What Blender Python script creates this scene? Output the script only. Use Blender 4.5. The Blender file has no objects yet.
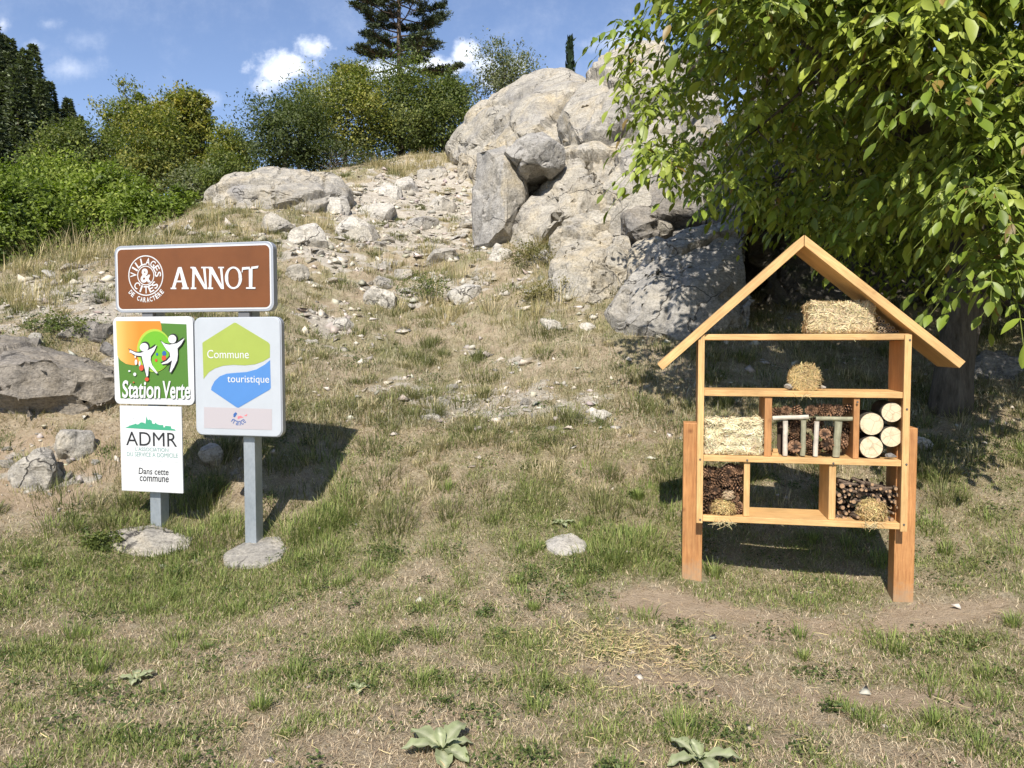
import bpy, bmesh, math, random
import numpy as np
from mathutils import Vector, Matrix
SC = bpy.context.scene
COL = SC.collection
R = math.radians

# ------------------------------------------------------------------ camera
CAM_Z, PITCH, FPX = 1.6, R(2.8), 770.0
cam_d = bpy.data.cameras.new('camera'); cam = bpy.data.objects.new('camera', cam_d); COL.objects.link(cam)
cam.location = (0, 0, CAM_Z); cam.rotation_euler = (math.pi/2 - PITCH, 0, 0)
cam_d.sensor_width = 36.0; cam_d.lens = 36.0*FPX/1024.0
cam_d.clip_start = 0.05; cam_d.clip_end = 5000
SC.camera = cam
# ------------------------------------------------------------------ sun, sky, exposure
SUN_EL, SUN_AZ = 46.0, 12.0          # elevation; light travels towards +Y, turned SUN_AZ towards +X
SC.view_settings.view_transform = 'Standard'; SC.view_settings.look = 'None'
SC.view_settings.exposure = 0.52; SC.view_settings.gamma = 1.0
SC.view_settings.use_curve_mapping = False
sd = bpy.data.lights.new('sun', 'SUN'); sun = bpy.data.objects.new('sun', sd); COL.objects.link(sun)
sd.energy = 5.0; sd.angle = R(0.53); sd.color = (1.0, 0.945, 0.86)
ldir = Vector((math.sin(R(SUN_AZ))*math.cos(R(SUN_EL)), math.cos(R(SUN_AZ))*math.cos(R(SUN_EL)), -math.sin(R(SUN_EL))))
sun.rotation_euler = ldir.to_track_quat('-Z', 'Y').to_euler(); sun.location = (-4, -12, 14)

def pix_dir(px, py):
    u = (px-512.0)/FPX; v = (384.0-py)/FPX
    return Vector((u, math.cos(PITCH)+v*math.sin(PITCH), -math.sin(PITCH)+v*math.cos(PITCH)))
def at(px, py, Y):
    d = pix_dir(px, py); t = Y/d.y
    return Vector((d.x*t, Y, CAM_Z+d.z*t))

world = bpy.data.worlds.new('World'); SC.world = world; world.use_nodes = True
def build_sky():
    nt = world.node_tree; nt.nodes.clear(); N = nt.nodes; L = nt.links
    out = N.new('ShaderNodeOutputWorld'); bg = N.new('ShaderNodeBackground'); bg.inputs['Strength'].default_value = 0.108
    sky = N.new('ShaderNodeTexSky'); sky.sky_type = 'NISHITA'; sky.sun_disc = False
    sky.sun_elevation = R(SUN_EL); sky.sun_rotation = R(180+SUN_AZ)
    sky.air_density = 1.0; sky.dust_density = 0.1; sky.ozone_density = 3.2; sky.altitude = 700
    L.new(bg.outputs[0], out.inputs[0])
    tc = N.new('ShaderNodeTexCoord'); sep = N.new('ShaderNodeSeparateXYZ'); L.new(tc.outputs['Generated'], sep.inputs[0])
    def M(op, a, b=None, c=None, clamp=False):
        n = N.new('ShaderNodeMath'); n.operation = op; n.use_clamp = clamp
        for i, x in enumerate((a, b, c)):
            if x is None: continue
            if isinstance(x, (int, float)): n.inputs[i].default_value = x
            else: L.new(x, n.inputs[i])
        return n.outputs[0]
    ysafe = M('MAXIMUM', sep.outputs[1], 0.02)
    A = M('DIVIDE', sep.outputs[0], ysafe); B = M('DIVIDE', sep.outputs[2], ysafe)
    comb = N.new('ShaderNodeCombineXYZ'); L.new(A, comb.inputs[0]); L.new(B, comb.inputs[1])
    def noise(scale, detail, rough, off):
        mp = N.new('ShaderNodeMapping'); L.new(comb.outputs[0], mp.inputs[0]); mp.inputs['Location'].default_value = (off, off*1.7, 0)
        n = N.new('ShaderNodeTexNoise'); n.inputs['Scale'].default_value = scale; n.inputs['Detail'].default_value = detail
        n.inputs['Roughness'].default_value = rough; L.new(mp.outputs[0], n.inputs['Vector']); return n.outputs['Fac']
    nb = M('SUBTRACT', noise(14, 8, .62, 3.1), .5); nw = M('SUBTRACT', noise(7, 7, .66, 8.3), .5)
    tot = None
    # direction on the sky (horizontal / vertical slope), radii, density
    CL = [(288, 64, 34, 20, .95, 1), (264, 86, 20, 14, .7, 1), (308, 48, 24, 14, .95, 1), (276, 74, 26, 18, .9, 1), (385, 70, 34, 12, .8, 1), (440, 66, 30, 14, .9, 1), (462, 50, 18, 16, .95, 1), (500, 72, 30, 22, .9, 1),
          (515, 66, 26, 22, .8, 1), (48, 24, 24, 14, .62, 0), (3, 24, 14, 14, .8, 0), (84, 40, 34, 18, .30, 0), (35, 45, 22, 12, .6, 0), (615, 44, 44, 16, .5, 0), (150, 110, 40, 16, .55, 0),
          (72, 68, 44, 18, .42, 0), (330, 95, 36, 15, .8, 1), (205, 100, 26, 10, .5, 0)]
    for (px, py, rx, ry, dn, hard) in CL:
        d = pix_dir(px, py); a0, b0 = d.x/d.y, d.z/d.y
        ex = M('DIVIDE', M('SUBTRACT', A, a0), rx/FPX); ey = M('DIVIDE', M('SUBTRACT', B, b0), ry/FPX)
        r = M('SQRT', M('ADD', M('MULTIPLY', ex, ex), M('MULTIPLY', ey, ey)))
        e = M('SUBTRACT', 1.05, r)
        e = M('ADD', e, M('MULTIPLY', nb if hard else nw, 3.4 if hard else 4.2))
        n = N.new('ShaderNodeMapRange'); n.interpolation_type = 'SMOOTHSTEP'; L.new(e, n.inputs['Value'])
        n.inputs['From Min'].default_value = 0.0; n.inputs['From Max'].default_value = .95 if hard else 1.6; n.inputs['To Max'].default_value = dn
        tot = n.outputs[0] if tot is None else M('MAXIMUM', tot, n.outputs[0])
    wisp = N.new('ShaderNodeMapRange'); wisp.interpolation_type = 'SMOOTHSTEP'; L.new(noise(3.2, 8, .68, 1.4), wisp.inputs['Value'])
    wisp.inputs['From Min'].default_value = .44; wisp.inputs['From Max'].default_value = .80; wisp.inputs['To Max'].default_value = .28
    tot = M('MAXIMUM', tot, wisp.outputs[0])
    tot = M('MULTIPLY', tot, M('GREATER_THAN', sep.outputs[1], .05), clamp=True)
    tint = N.new('ShaderNodeMix'); tint.data_type = 'RGBA'; tint.blend_type = 'MULTIPLY'; tint.inputs[0].default_value = 1; L.new(sky.outputs[0], tint.inputs[6]); tint.inputs[7].default_value = (1.26, 1.13, 1.13, 1)
    shade = N.new('ShaderNodeMix'); shade.data_type = 'RGBA'; shade.inputs[6].default_value = (7.6, 8.3, 9.6, 1); shade.inputs[7].default_value = (10.5, 10.5, 10.6, 1)
    L.new(M('MULTIPLY_ADD', noise(18, 5, .6, 5.5), 2.0, -.45, clamp=True), shade.inputs[0])
    mix = N.new('ShaderNodeMix'); mix.data_type = 'RGBA'; L.new(tot, mix.inputs[0])
    L.new(tint.outputs[2], mix.inputs[6]); L.new(shade.outputs[2], mix.inputs[7]); L.new(mix.outputs[2], bg.inputs['Color'])
build_sky()

# ------------------------------------------------------------------ numpy noise
_prng = np.random.RandomState(7)
_perm = _prng.permutation(256).astype(np.int64); _perm = np.concatenate([_perm, _perm, _perm])
_grad = _prng.normal(size=(256, 3)); _grad /= np.linalg.norm(_grad, axis=1)[:, None]
def perlin(p):
    p = np.asarray(p, dtype=np.float64)
    i = np.floor(p).astype(np.int64); f = p-i; i &= 255
    u = f*f*f*(f*(f*6-15)+10)
    def g(dx, dy, dz):
        h = _perm[_perm[_perm[i[:, 0]+dx]+i[:, 1]+dy]+i[:, 2]+dz] & 255
        return (_grad[h]*(f-np.array([dx, dy, dz]))).sum(1)
    x0 = g(0,0,0)*(1-u[:,0])+g(1,0,0)*u[:,0]; x1 = g(0,1,0)*(1-u[:,0])+g(1,1,0)*u[:,0]
    x2 = g(0,0,1)*(1-u[:,0])+g(1,0,1)*u[:,0]; x3 = g(0,1,1)*(1-u[:,0])+g(1,1,1)*u[:,0]
    return (x0*(1-u[:,1])+x1*u[:,1])*(1-u[:,2])+(x2*(1-u[:,1])+x3*u[:,1])*u[:,2]
def fbm(p, octv=4, gain=.5, ridged=False):
    p = np.asarray(p, dtype=np.float64); s = np.zeros(len(p)); a = 1.0
    for k in range(octv):
        n = perlin(p*(2.03**k)+17.3*k)
        s += a*((1-2*np.abs(n)*1.4) if ridged else n); a *= gain
    return s
def fbm2(X, Y, sc, octv=4, off=0.0, gain=.5):
    X = np.asarray(X, dtype=float); sh = X.shape
    return fbm(np.stack([X.ravel()*sc+off, np.asarray(Y, dtype=float).ravel()*sc+off*.7, np.full(X.size, off*1.3+.37)], 1), octv, gain).reshape(sh)
def sstep(a, b, x):
    t = np.clip((x-a)/(b-a), 0, 1); return t*t*(3-2*t)

# ------------------------------------------------------------------ object helpers
def tag(o, label=None, cat=None, group=None, kind=None):
    if label: o['label'] = label
    if cat: o['category'] = cat
    if group: o['group'] = group
    if kind: o['kind'] = kind
    return o
def empty(name, loc, rz=0.0):
    o = bpy.data.objects.new(name, None); o.empty_display_size = .2; COL.objects.link(o)
    o.location = loc; o.rotation_euler = (0, 0, rz); return o
def link(name, me, parent=None, loc=(0,0,0), rot=(0,0,0)):
    o = bpy.data.objects.new(name, me); COL.objects.link(o); o.location = loc; o.rotation_euler = rot
    if parent is not None: o.parent = parent
    return o
def mesh_np(name, V, Q=None, T=None, mat=None, col=None, smooth=False):
    """mesh from numpy: verts (n,3), quads (m,4), tris (k,3), point colours (n,3)"""
    me = bpy.data.meshes.new(name)
    V = np.asarray(V, dtype=np.float32)
    Q = np.zeros((0,4), int) if Q is None else np.asarray(Q, int).reshape(-1,4)
    T = np.zeros((0,3), int) if T is None else np.asarray(T, int).reshape(-1,3)
    me.vertices.add(len(V)); me.vertices.foreach_set('co', V.ravel())
    li = np.concatenate([Q.ravel(), T.ravel()]).astype(np.int32)
    me.loops.add(len(li)); me.loops.foreach_set('vertex_index', li)
    ls = np.concatenate([np.arange(len(Q))*4, len(Q)*4+np.arange(len(T))*3]).astype(np.int32)
    me.polygons.add(len(ls)); me.polygons.foreach_set('loop_start', ls)
    if smooth: me.polygons.foreach_set('use_smooth', np.ones(len(ls), dtype=bool))
    me.update(calc_edges=True)
    if col is not None:
        a = me.color_attributes.new('Col', 'FLOAT_COLOR', 'POINT')
        c = np.ones((len(V), 4), dtype=np.float32); c[:, :3] = col; a.data.foreach_set('color', c.ravel())
    if mat is not None: me.materials.append(mat)
    return me
class MB:
    """collects shapes into one mesh"""
    def __init__(s): s.v = []; s.f = []; s.c = []
    def add(s, vs, fs, col=None):
        b = len(s.v); s.v += [tuple(x) for x in vs]; s.f += [tuple(i+b for i in f) for f in fs]
        s.c += [col or (1,1,1)]*len(vs)
    def box(s, x0, x1, y0, y1, z0, z1):
        s.add([(x0,y0,z0),(x1,y0,z0),(x1,y1,z0),(x0,y1,z0),(x0,y0,z1),(x1,y0,z1),(x1,y1,z1),(x0,y1,z1)],
              [(0,3,2,1),(4,5,6,7),(0,1,5,4),(1,2,6,5),(2,3,7,6),(3,0,4,7)])
    def tube(s, pts, rads, n=6, cap=True, col=None):
        pts = [Vector(p) for p in pts]; vs = []; fs = []
        ref = Vector((0,0,1))
        d0 = (pts[-1]-pts[0])
        if d0.length > 0 and abs(d0.normalized().z) > .9: ref = Vector((1,0,0))
        for i, p in enumerate(pts):
            d = (pts[min(i+1,len(pts)-1)]-pts[max(i-1,0)])
            d = d.normalized() if d.length > 1e-9 else Vector((0,0,1))
            a = d.cross(ref); a = a.normalized() if a.length > 1e-6 else Vector((1,0,0)); b = d.cross(a)
            for k in range(n):
                t = 2*math.pi*k/n; vs.append(p+(a*math.cos(t)+b*math.sin(t))*rads[i])
        for i in range(len(pts)-1):
            for k in range(n):
                k2 = (k+1)%n; fs.append((i*n+k, i*n+k2, (i+1)*n+k2, (i+1)*n+k))
        if cap: fs.append(tuple(range(n))[::-1]); fs.append(tuple((len(pts)-1)*n+k for k in range(n)))
        s.add(vs, fs, col)
    def prism(s, poly, y0, y1):
        """poly [(x,z)..] in the x-z plane extruded from y0 (front) to y1"""
        n = len(poly); ar = sum(poly[i][0]*poly[(i+1)%n][1]-poly[(i+1)%n][0]*poly[i][1] for i in range(n))
        if ar < 0: poly = poly[::-1]
        s.add([(x,y0,z) for x,z in poly]+[(x,y1,z) for x,z in poly],
              [tuple(range(n)), tuple(range(2*n-1, n-1, -1))]+[(i+n, (i+1)%n+n, (i+1)%n, i) for i in range(n)])
    def mesh(s, name, mat=None, smooth=False, bevel=0.0, seg=2):
        me = bpy.data.meshes.new(name); me.from_pydata(s.v, [], s.f)
        a = me.color_attributes.new('Col', 'FLOAT_COLOR', 'POINT')
        c = np.ones((len(s.v), 4), dtype=np.float32); c[:, :3] = np.array(s.c).reshape(-1,3); a.data.foreach_set('color', c.ravel())
        if bevel > 0:
            bm = bmesh.new(); bm.from_mesh(me)
            bmesh.ops.bevel(bm, geom=[e for e in bm.edges if e.calc_face_angle(0) > .6], offset=bevel, segments=seg, affect='EDGES', profile=.6)
            bm.to_mesh(me); bm.free()
        if smooth:
            for p in me.polygons: p.use_smooth = True
        if mat: me.materials.append(mat)
        return me
    def build(s, name, mat, parent=None, loc=(0,0,0), rot=(0,0,0), **k):
        return link(name, s.mesh(name, mat, **k), parent, loc, rot)

# ------------------------------------------------------------------ materials
MATS = {}
def mat_new(name):
    m = bpy.data.materials.new(name); m.use_nodes = True; nt = m.node_tree; nt.nodes.clear()
    out = nt.nodes.new('ShaderNodeOutputMaterial'); p = nt.nodes.new('ShaderNodeBsdfPrincipled'); nt.links.new(p.outputs[0], out.inputs[0])
    MATS[name] = m; return m, nt, p, out
class NT:
    """short-hand node building"""
    def __init__(s, nt): s.nt = nt; s.N = nt.nodes; s.L = nt.links
    def put(s, sock, x):
        if x is None: return
        if isinstance(x, (int, float)): sock.default_value = x
        elif isinstance(x, (tuple, list)): sock.default_value = tuple(x)+((1,) if len(x) == 3 and len(sock.default_value) == 4 else ())
        else: s.L.new(x, sock)
    def coord(s, kind='Object', scale=(1,1,1), loc=(0,0,0), rand=0.0):
        tc = s.N.new('ShaderNodeTexCoord'); o = tc.outputs[kind]
        if rand:
            oi = s.N.new('ShaderNodeObjectInfo'); v = s.N.new('ShaderNodeVectorMath'); v.operation = 'MULTIPLY_ADD'
            cb = s.N.new('ShaderNodeCombineXYZ'); [s.L.new(oi.outputs['Random'], cb.inputs[i]) for i in range(3)]
            s.L.new(cb.outputs[0], v.inputs[0]); v.inputs[1].default_value = (rand, rand*.7, rand*1.3); s.L.new(o, v.inputs[2]); o = v.outputs[0]
        mp = s.N.new('ShaderNodeMapping'); s.L.new(o, mp.inputs[0]); mp.inputs['Scale'].default_value = scale; mp.inputs['Location'].default_value = loc
        return mp.outputs[0]
    def noise(s, vec, scale, detail=6, rough=.6, dist=0.0):
        n = s.N.new('ShaderNodeTexNoise'); s.L.new(vec, n.inputs['Vector']); n.inputs['Scale'].default_value = scale
        n.inputs['Detail'].default_value = detail; n.inputs['Roughness'].default_value = rough; n.inputs['Distortion'].default_value = dist
        return n.outputs['Fac']
    def voro(s, vec, scale, feature='F1', out='Distance'):
        n = s.N.new('ShaderNodeTexVoronoi'); n.feature = feature; s.L.new(vec, n.inputs['Vector']); n.inputs['Scale'].default_value = scale
        return n.outputs[out]
    def ramp(s, fac, stops, interp='LINEAR'):
        r = s.N.new('ShaderNodeValToRGB'); s.L.new(fac, r.inputs[0]); cr = r.color_ramp; cr.interpolation = interp
        while len(cr.elements) < len(stops): cr.elements.new(.5)
        for e, (p, c) in zip(cr.elements, stops):
            e.position = p; e.color = tuple(c)+(1,) if isinstance(c, (tuple, list)) else (c, c, c, 1)
        return r.outputs[0]
    def mix(s, fac, a, b, mode='MIX'):
        m = s.N.new('ShaderNodeMix'); m.data_type = 'RGBA'; m.blend_type = mode
        s.put(m.inputs[0], fac); s.put(m.inputs[6], a); s.put(m.inputs[7], b); return m.outputs[2]
    def math(s, op, a, b=None, clamp=False):
        n = s.N.new('ShaderNodeMath'); n.operation = op; n.use_clamp = clamp; s.put(n.inputs[0], a); s.put(n.inputs[1], b); return n.outputs[0]
    def attr(s, name, out='Color'):
        a = s.N.new('ShaderNodeAttribute'); a.attribute_name = name; return a.outputs[out]
    def bump(s, h, strength=.3, dist=.02, normal=None):
        b = s.N.new('ShaderNodeBump'); b.inputs['Strength'].default_value = strength; b.inputs['Distance'].default_value = dist
        s.L.new(h, b.inputs['Height'])
        if normal is not None: s.L.new(normal, b.inputs['Normal'])
        return b.outputs[0]
    def hsv(s, colr, h=.5, sat=1.0, v=1.0):
        n = s.N.new('ShaderNodeHueSaturation'); s.put(n.inputs['Color'], colr); s.put(n.inputs['Hue'], h); s.put(n.inputs['Saturation'], sat); s.put(n.inputs['Value'], v)
        return n.outputs[0]

def rock_mat(name, base, ochre, grey, och_amt=.5, moss=None):
    m, nt, p, out = mat_new(name); k = NT(nt); v = k.coord('Object', rand=37.0)
    c = k.ramp(k.noise(v, 1.6, 8, .65), [(.30, grey), (.48, base), (.62, base), (.80, tuple(x*1.25 for x in base))])
    o = k.ramp(k.noise(v, 1.1, 5, .7, .6), [(.48, 0.0), (.66, 1.0)])
    c = k.mix(k.math('MULTIPLY', o, och_amt), c, ochre)
    lich = k.ramp(k.noise(v, 9, 6, .7), [(.52, 0.0), (.66, 1.0)])
    c = k.mix(k.math('MULTIPLY', lich, .55), c, tuple(x*.52 for x in grey))
    spots = k.ramp(k.noise(v, 34, 4, .75), [(.36, .62), (.52, 1.0), (.75, 1.18)])
    c = k.mix(1.0, c, spots, 'MULTIPLY')
    vs = k.coord('Object', scale=(3.2, 3.2, .5), rand=37.0)
    streak = k.ramp(k.noise(vs, 2.2, 5, .65), [(.50, 1.0), (.68, .62)])
    c = k.mix(.55, c, streak, 'MULTIPLY')
    bed = k.ramp(k.noise(k.coord('Object', scale=(.5,.5,3.0), rand=37.0), 2.6, 7, .7, .8), [(.44, 1.0), (.50, .66), (.56, 1.0)]); c = k.mix(.6, c, bed, 'MULTIPLY')
    stain = k.ramp(k.noise(v, .75, 6, .68, .4), [(.52, 0.0), (.62, .45)]); c = k.mix(stain, c, tuple(x*.62 for x in grey))
    if moss: c = k.mix(k.ramp(k.noise(v, 2.4, 6, .7), [(.5, 0.0), (.62, .85)]), c, moss)
    # fine fractures
    dv = nt.nodes.new('ShaderNodeVectorMath'); dv.operation = 'MULTIPLY_ADD'; nn = nt.nodes.new('ShaderNodeTexNoise'); nn.inputs['Scale'].default_value = 3; nn.inputs['Detail'].default_value = 5
    k.L.new(v, nn.inputs['Vector']); k.L.new(nn.outputs['Color'], dv.inputs[0]); dv.inputs[1].default_value = (.6,.6,.6); k.L.new(v, dv.inputs[2])
    cr = k.voro(dv.outputs[0], 1.15, 'DISTANCE_TO_EDGE'); crk = k.ramp(cr, [(0.0, 0.0), (.016, 1.0)])
    gate = k.ramp(k.noise(v, .9, 3, .5), [(.47, 1.0), (.56, 0.0)])
    crk = k.math('MAXIMUM', crk, gate)
    c = k.mix(k.math('SUBTRACT', 1.0, crk), c, (.05,.045,.04))
    k.L.new(c, p.inputs['Base Color']); p.inputs['Roughness'].default_value = .92; p.inputs['Specular IOR Level'].default_value = .2
    h = k.math('ADD', k.noise(v, 6, 9, .7), k.math('MULTIPLY', k.noise(v, 30, 6, .7), .35))
    h = k.math('ADD', h, k.math('MULTIPLY', crk, .35))
    k.L.new(k.bump(h, .8, .06), p.inputs['Normal'])
    return m
rock_mat('limestone', (.45,.41,.34), (.52,.42,.26), (.33,.31,.285), .65)
rock_mat('limestone_ledge', (.30,.265,.22), (.36,.29,.19), (.20,.185,.165), .5)
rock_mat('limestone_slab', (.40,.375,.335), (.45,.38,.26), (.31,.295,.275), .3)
rock_mat('limestone_pale', (.60,.555,.475), (.54,.46,.33), (.48,.45,.405), .35)
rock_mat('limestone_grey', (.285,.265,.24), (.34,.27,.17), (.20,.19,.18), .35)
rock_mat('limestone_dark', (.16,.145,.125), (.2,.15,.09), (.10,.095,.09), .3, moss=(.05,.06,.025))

def plain(name, colr, rough=.6, spec=.4, metal=0.0, var=.0, vscale=6.0):
    m, nt, p, out = mat_new(name); k = NT(nt); p.inputs['Roughness'].default_value = rough; p.inputs['Specular IOR Level'].default_value = spec
    p.inputs['Metallic'].default_value = metal
    if var:
        v = k.coord('Object', rand=11.0)
        c = k.mix(1.0, colr, k.ramp(k.noise(v, vscale, 6, .65), [(.3, 1-var), (.7, 1+var)]), 'MULTIPLY'); k.L.new(c, p.inputs['Base Color'])
    else: p.inputs['Base Color'].default_value = tuple(colr)+(1,)
    return m
def veg_mat(name, trans=.35, rough=.5, spec=.35, tmul=(1.25,1.5,.5), rv=.25):
    """leaf material coloured by the mesh's own Col attribute, part of the light passes through"""
    m, nt, p, out = mat_new(name); k = NT(nt)
    c = k.attr('Col'); k.L.new(c, p.inputs['Base Color']); p.inputs['Roughness'].default_value = rough; p.inputs['Specular IOR Level'].default_value = spec
    if trans > 0:
        t = nt.nodes.new('ShaderNodeBsdfTranslucent'); k.L.new(k.mix(1.0, c, tmul, 'MULTIPLY'), t.inputs[0])
        mx = nt.nodes.new('ShaderNodeMixShader'); mx.inputs[0].default_value = trans
        k.L.new(p.outputs[0], mx.inputs[1]); k.L.new(t.outputs[0], mx.inputs[2]); k.L.new(mx.outputs[0], out.inputs[0])
    return m
veg_mat('walnut_leaf', .20, .45, .4)
veg_mat('shrub_leaf', .3, .55, .3)
veg_mat('needle', .12, .6, .25)
veg_mat('grass_blade', .3, .6, .2, (1.1,1.2,.7))
veg_mat('straw', .15, .6, .25, (1.05,1.0,.8))
veg_mat('felt_leaf', .12, .85, .1)
veg_mat('vertex_solid', 0, .8, .2)
def bark_mat(name, a, b):
    m, nt, p, out = mat_new(name); k = NT(nt); v = k.coord('Object', scale=(9,9,1.6))
    n = k.noise(v, 2.2, 8, .7); k.L.new(k.ramp(n, [(.3, a), (.7, b)]), p.inputs['Base Color']); p.inputs['Roughness'].default_value = .95; p.inputs['Specular IOR Level'].default_value = .15
    k.L.new(k.bump(n, .9, .05), p.inputs['Normal']); return m
bark_mat('bark', (.05,.042,.033), (.17,.15,.12)); bark_mat('stick_bark', (.10,.07,.05), (.27,.20,.145)); bark_mat('pine_bark', (.07,.05,.035), (.20,.15,.11))

# ------------------------------------------------------------------ terrain
def _ctrl():
    P = []
    for X in (-9, -6, -3, 0, 3, 6, 9):
        P += [(X, -4, -.05), (X, 0, 0), (X, 2.8, 0.0), (X, 4.0, .03)]
    for (px, py, Y) in [(158,540,5.7),(253,548,5.65),(0,560,5.05),(60,480,6.2),(60,430,6.9),(50,340,7.6),(110,332,8),(30,297,9),(120,252,10.5),(110,430,6.8),
        (320,440,6.7),(320,380,8),(300,300,10.5),(300,237,13),(270,207,15),(330,174,21),(260,186,18),(210,205,15.6),(350,168,22),(400,160,22.5),(450,152,23),
        (450,470,6.3),(450,400,7.8),(450,350,9.3),(450,300,11.3),(450,250,14),(450,205,17.5),(450,555,5.2),
        (600,470,6.2),(600,400,7.6),(600,345,9.0),(600,305,10),(555,250,12.5),(665,487,6.0),(800,470,6.3),(800,388,7.8),(960,412,7),(1024,442,6.3),(1024,470,5.8),(1024,560,4.8),
        (900,592,4.75),(690,574,4.9)]:
        p = at(px, py, Y); P.append(tuple(p))
    P += [(2,12,2.7),(1.6,14,3.7),(2,16,4.3),(2,19,5.8),(4.5,9.0,1.7),(5,13,3.2),(8,8,1.5),(8,14,3.6),(8,20,6),(3,25,7.5),(-1,26,7.3),(-5,26,6.7),(-9,25,6.2),(-1,31,7.0),(-8,31,5.6),(3,31,7.5),(9,30,7),
          (-8.5,14,2.6),(-9.5,20,2.4),(-12,10,1.0),(-16,15,-.3),(-9,8,1.5),(-14,28,0.5),(-8,5,.35),(-14,2,0),(-15,22,-.4),(12,3,.1),(12,6,.8),(14,12,2.8)]
    return np.array(P)
_CP = _ctrl()
def _phi(r2): return -np.sqrt(r2+1.2**2)
_d2 = ((_CP[:, None, :2]-_CP[None, :, :2])**2).sum(-1)
_n = len(_CP); _A = np.zeros((_n+3, _n+3)); _A[:_n, :_n] = _phi(_d2)+np.eye(_n)*.06; _A[:_n, _n] = 1; _A[:_n, _n+1:] = _CP[:, :2]; _A[_n, :_n] = 1; _A[_n+1:, :_n] = _CP[:, :2].T
_W = np.linalg.solve(_A, np.concatenate([_CP[:, 2], np.zeros(3)]))
def far_h(X, Y):
    hill = 60*sstep(-38, -105, X)*sstep(55, 135, Y)*(1-.5*sstep(122, 160, Y))
    mound = 0.0
    back = 5.0*np.exp(-(((X+2)/26)**2+((Y-34)/16)**2))
    return -1.5*sstep(20, 60, np.hypot(X, Y))+hill+back
def height(X, Y):
    X = np.asarray(X, float); Y = np.asarray(Y, float); sh = X.shape; x = X.ravel(); y = Y.ravel()
    z = np.zeros(len(x))
    for i in range(0, len(x), 40000):
        xs = np.clip(x[i:i+40000], -18, 15); ys = np.clip(y[i:i+40000], -5, 33)
        r2 = (xs[:, None]-_CP[None, :, 0])**2+(ys[:, None]-_CP[None, :, 1])**2
        z[i:i+40000] = _phi(r2)@_W[:_n]+_W[_n]+_W[_n+1]*xs+_W[_n+2]*ys
    dx = np.maximum(np.maximum(-15-x, x-13), 0); dy = np.maximum(np.maximum(-4-y, y-29), 0); w = 1-sstep(0, 14, np.hypot(dx, dy))
    z = z*w+far_h(x, y)*(1-w)
    slope = sstep(5.4, 8.5, y)*w
    rg = 1-2.8*np.abs(fbm2(x, y, .75, 3, 41.0)); z += slope*sstep(7.5, 11, y)*.10*np.clip(rg, -.6, 1)*sstep(-.1, .25, fbm2(x, y, .35, 2, 13.0)+.12)
    z += slope*(.085*fbm2(x, y, .8, 4, 3.0)+.035*fbm2(x, y, 3.0, 3, 9.0))+w*(.018*fbm2(x, y, 1.4, 3, 5.0)+.010*fbm2(x, y, 6.0, 2, 2.0))
    return z.reshape(sh)
def _axis(a, b, step, lo, hi, gr=1.12):
    mid = list(np.arange(a, b+1e-6, step)); s = step; x = a; left = []
    while x > lo: s *= gr; x -= s; left.append(x)
    s = step; x = b; right = []
    while x < hi: s *= gr; x += s; right.append(x)
    return np.array(left[::-1]+mid+right)
GX = _axis(-15, 13, .085, -1500, 1500); GY = _axis(-2, 30, .085, -400, 3000)
_gx, _gy = np.meshgrid(GX, GY); GZ = height(_gx, _gy)
def ground(x, y):
    """height of the built terrain (bilinear on its grid)"""
    x = np.atleast_1d(np.asarray(x, float)); y = np.atleast_1d(np.asarray(y, float))
    i = np.clip(np.searchsorted(GX, x)-1, 0, len(GX)-2); j = np.clip(np.searchsorted(GY, y)-1, 0, len(GY)-2)
    u = (x-GX[i])/(GX[i+1]-GX[i]); v = (y-GY[j])/(GY[j+1]-GY[j])
    return (GZ[j,i]*(1-u)+GZ[j,i+1]*u)*(1-v)+(GZ[j+1,i]*(1-u)+GZ[j+1,i+1]*u)*v
def gz(x, y): return float(ground(x, y)[0])
def hit(px, py):
    """where the view direction first meets the ground"""
    d = pix_dir(px, py); Y = np.arange(2.0, 40, .02); t = Y/d.y
    below = (CAM_Z+d.z*t) < ground(d.x*t, Y)
    k = int(np.argmax(below)) if below.any() else len(Y)-1
    return Vector((d.x*t[k], Y[k], gz(d.x*t[k], Y[k])))
# ---- what covers the ground: fields over (x, y) in metres
def blobs(lst):
    return [(hit(px, py), rx, ry, a) for (px, py, rx, ry, a) in lst]
GREEN = blobs([(60,565,.55,.30,1.),(150,600,.6,.25,.9),(60,655,.42,.16,1.1),(190,605,.45,.25,.8),(300,560,.5,.3,.9),(340,520,.4,.4,.8),(310,680,.30,.14,1.0),(215,725,.35,.14,.7),(430,610,.35,.15,.6),
    (500,650,.4,.2,.5),(600,545,.30,.28,1.),(640,560,.25,.25,.9),(545,525,.35,.25,.7),(520,505,.4,.35,.6),(760,600,.28,.12,1.),(700,545,.3,.12,.5),(860,640,.25,.12,.6),(670,745,.5,.15,.7),(560,580,.45,.2,.6),(960,640,.3,.15,.5),(980,680,.4,.15,.5),
    (560,690,.35,.12,.6),(230,590,.5,.3,.8),(20,600,.4,.2,.6),(390,640,.3,.1,.5),(690,470,.4,.5,.5),(980,560,.4,.2,.5),(790,640,.35,.15,.6),(120,740,.4,.1,.5),(130,520,.4,.25,.8)])
BARE = blobs([(700,610,.34,.16,1.),(790,625,.3,.13,.7),(850,640,.4,.16,.6),(640,600,.25,.15,.7),(930,620,.3,.14,.8),(980,610,.3,.1,.7),(740,640,.35,.12,.7),(660,680,.4,.12,.5),(860,700,.5,.12,.55),(930,700,.35,.12,.5),(760,740,.3,.1,.5),
    (60,490,.55,.4,.8),(20,460,.4,.4,.8),(100,450,.4,.3,.6)])
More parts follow.
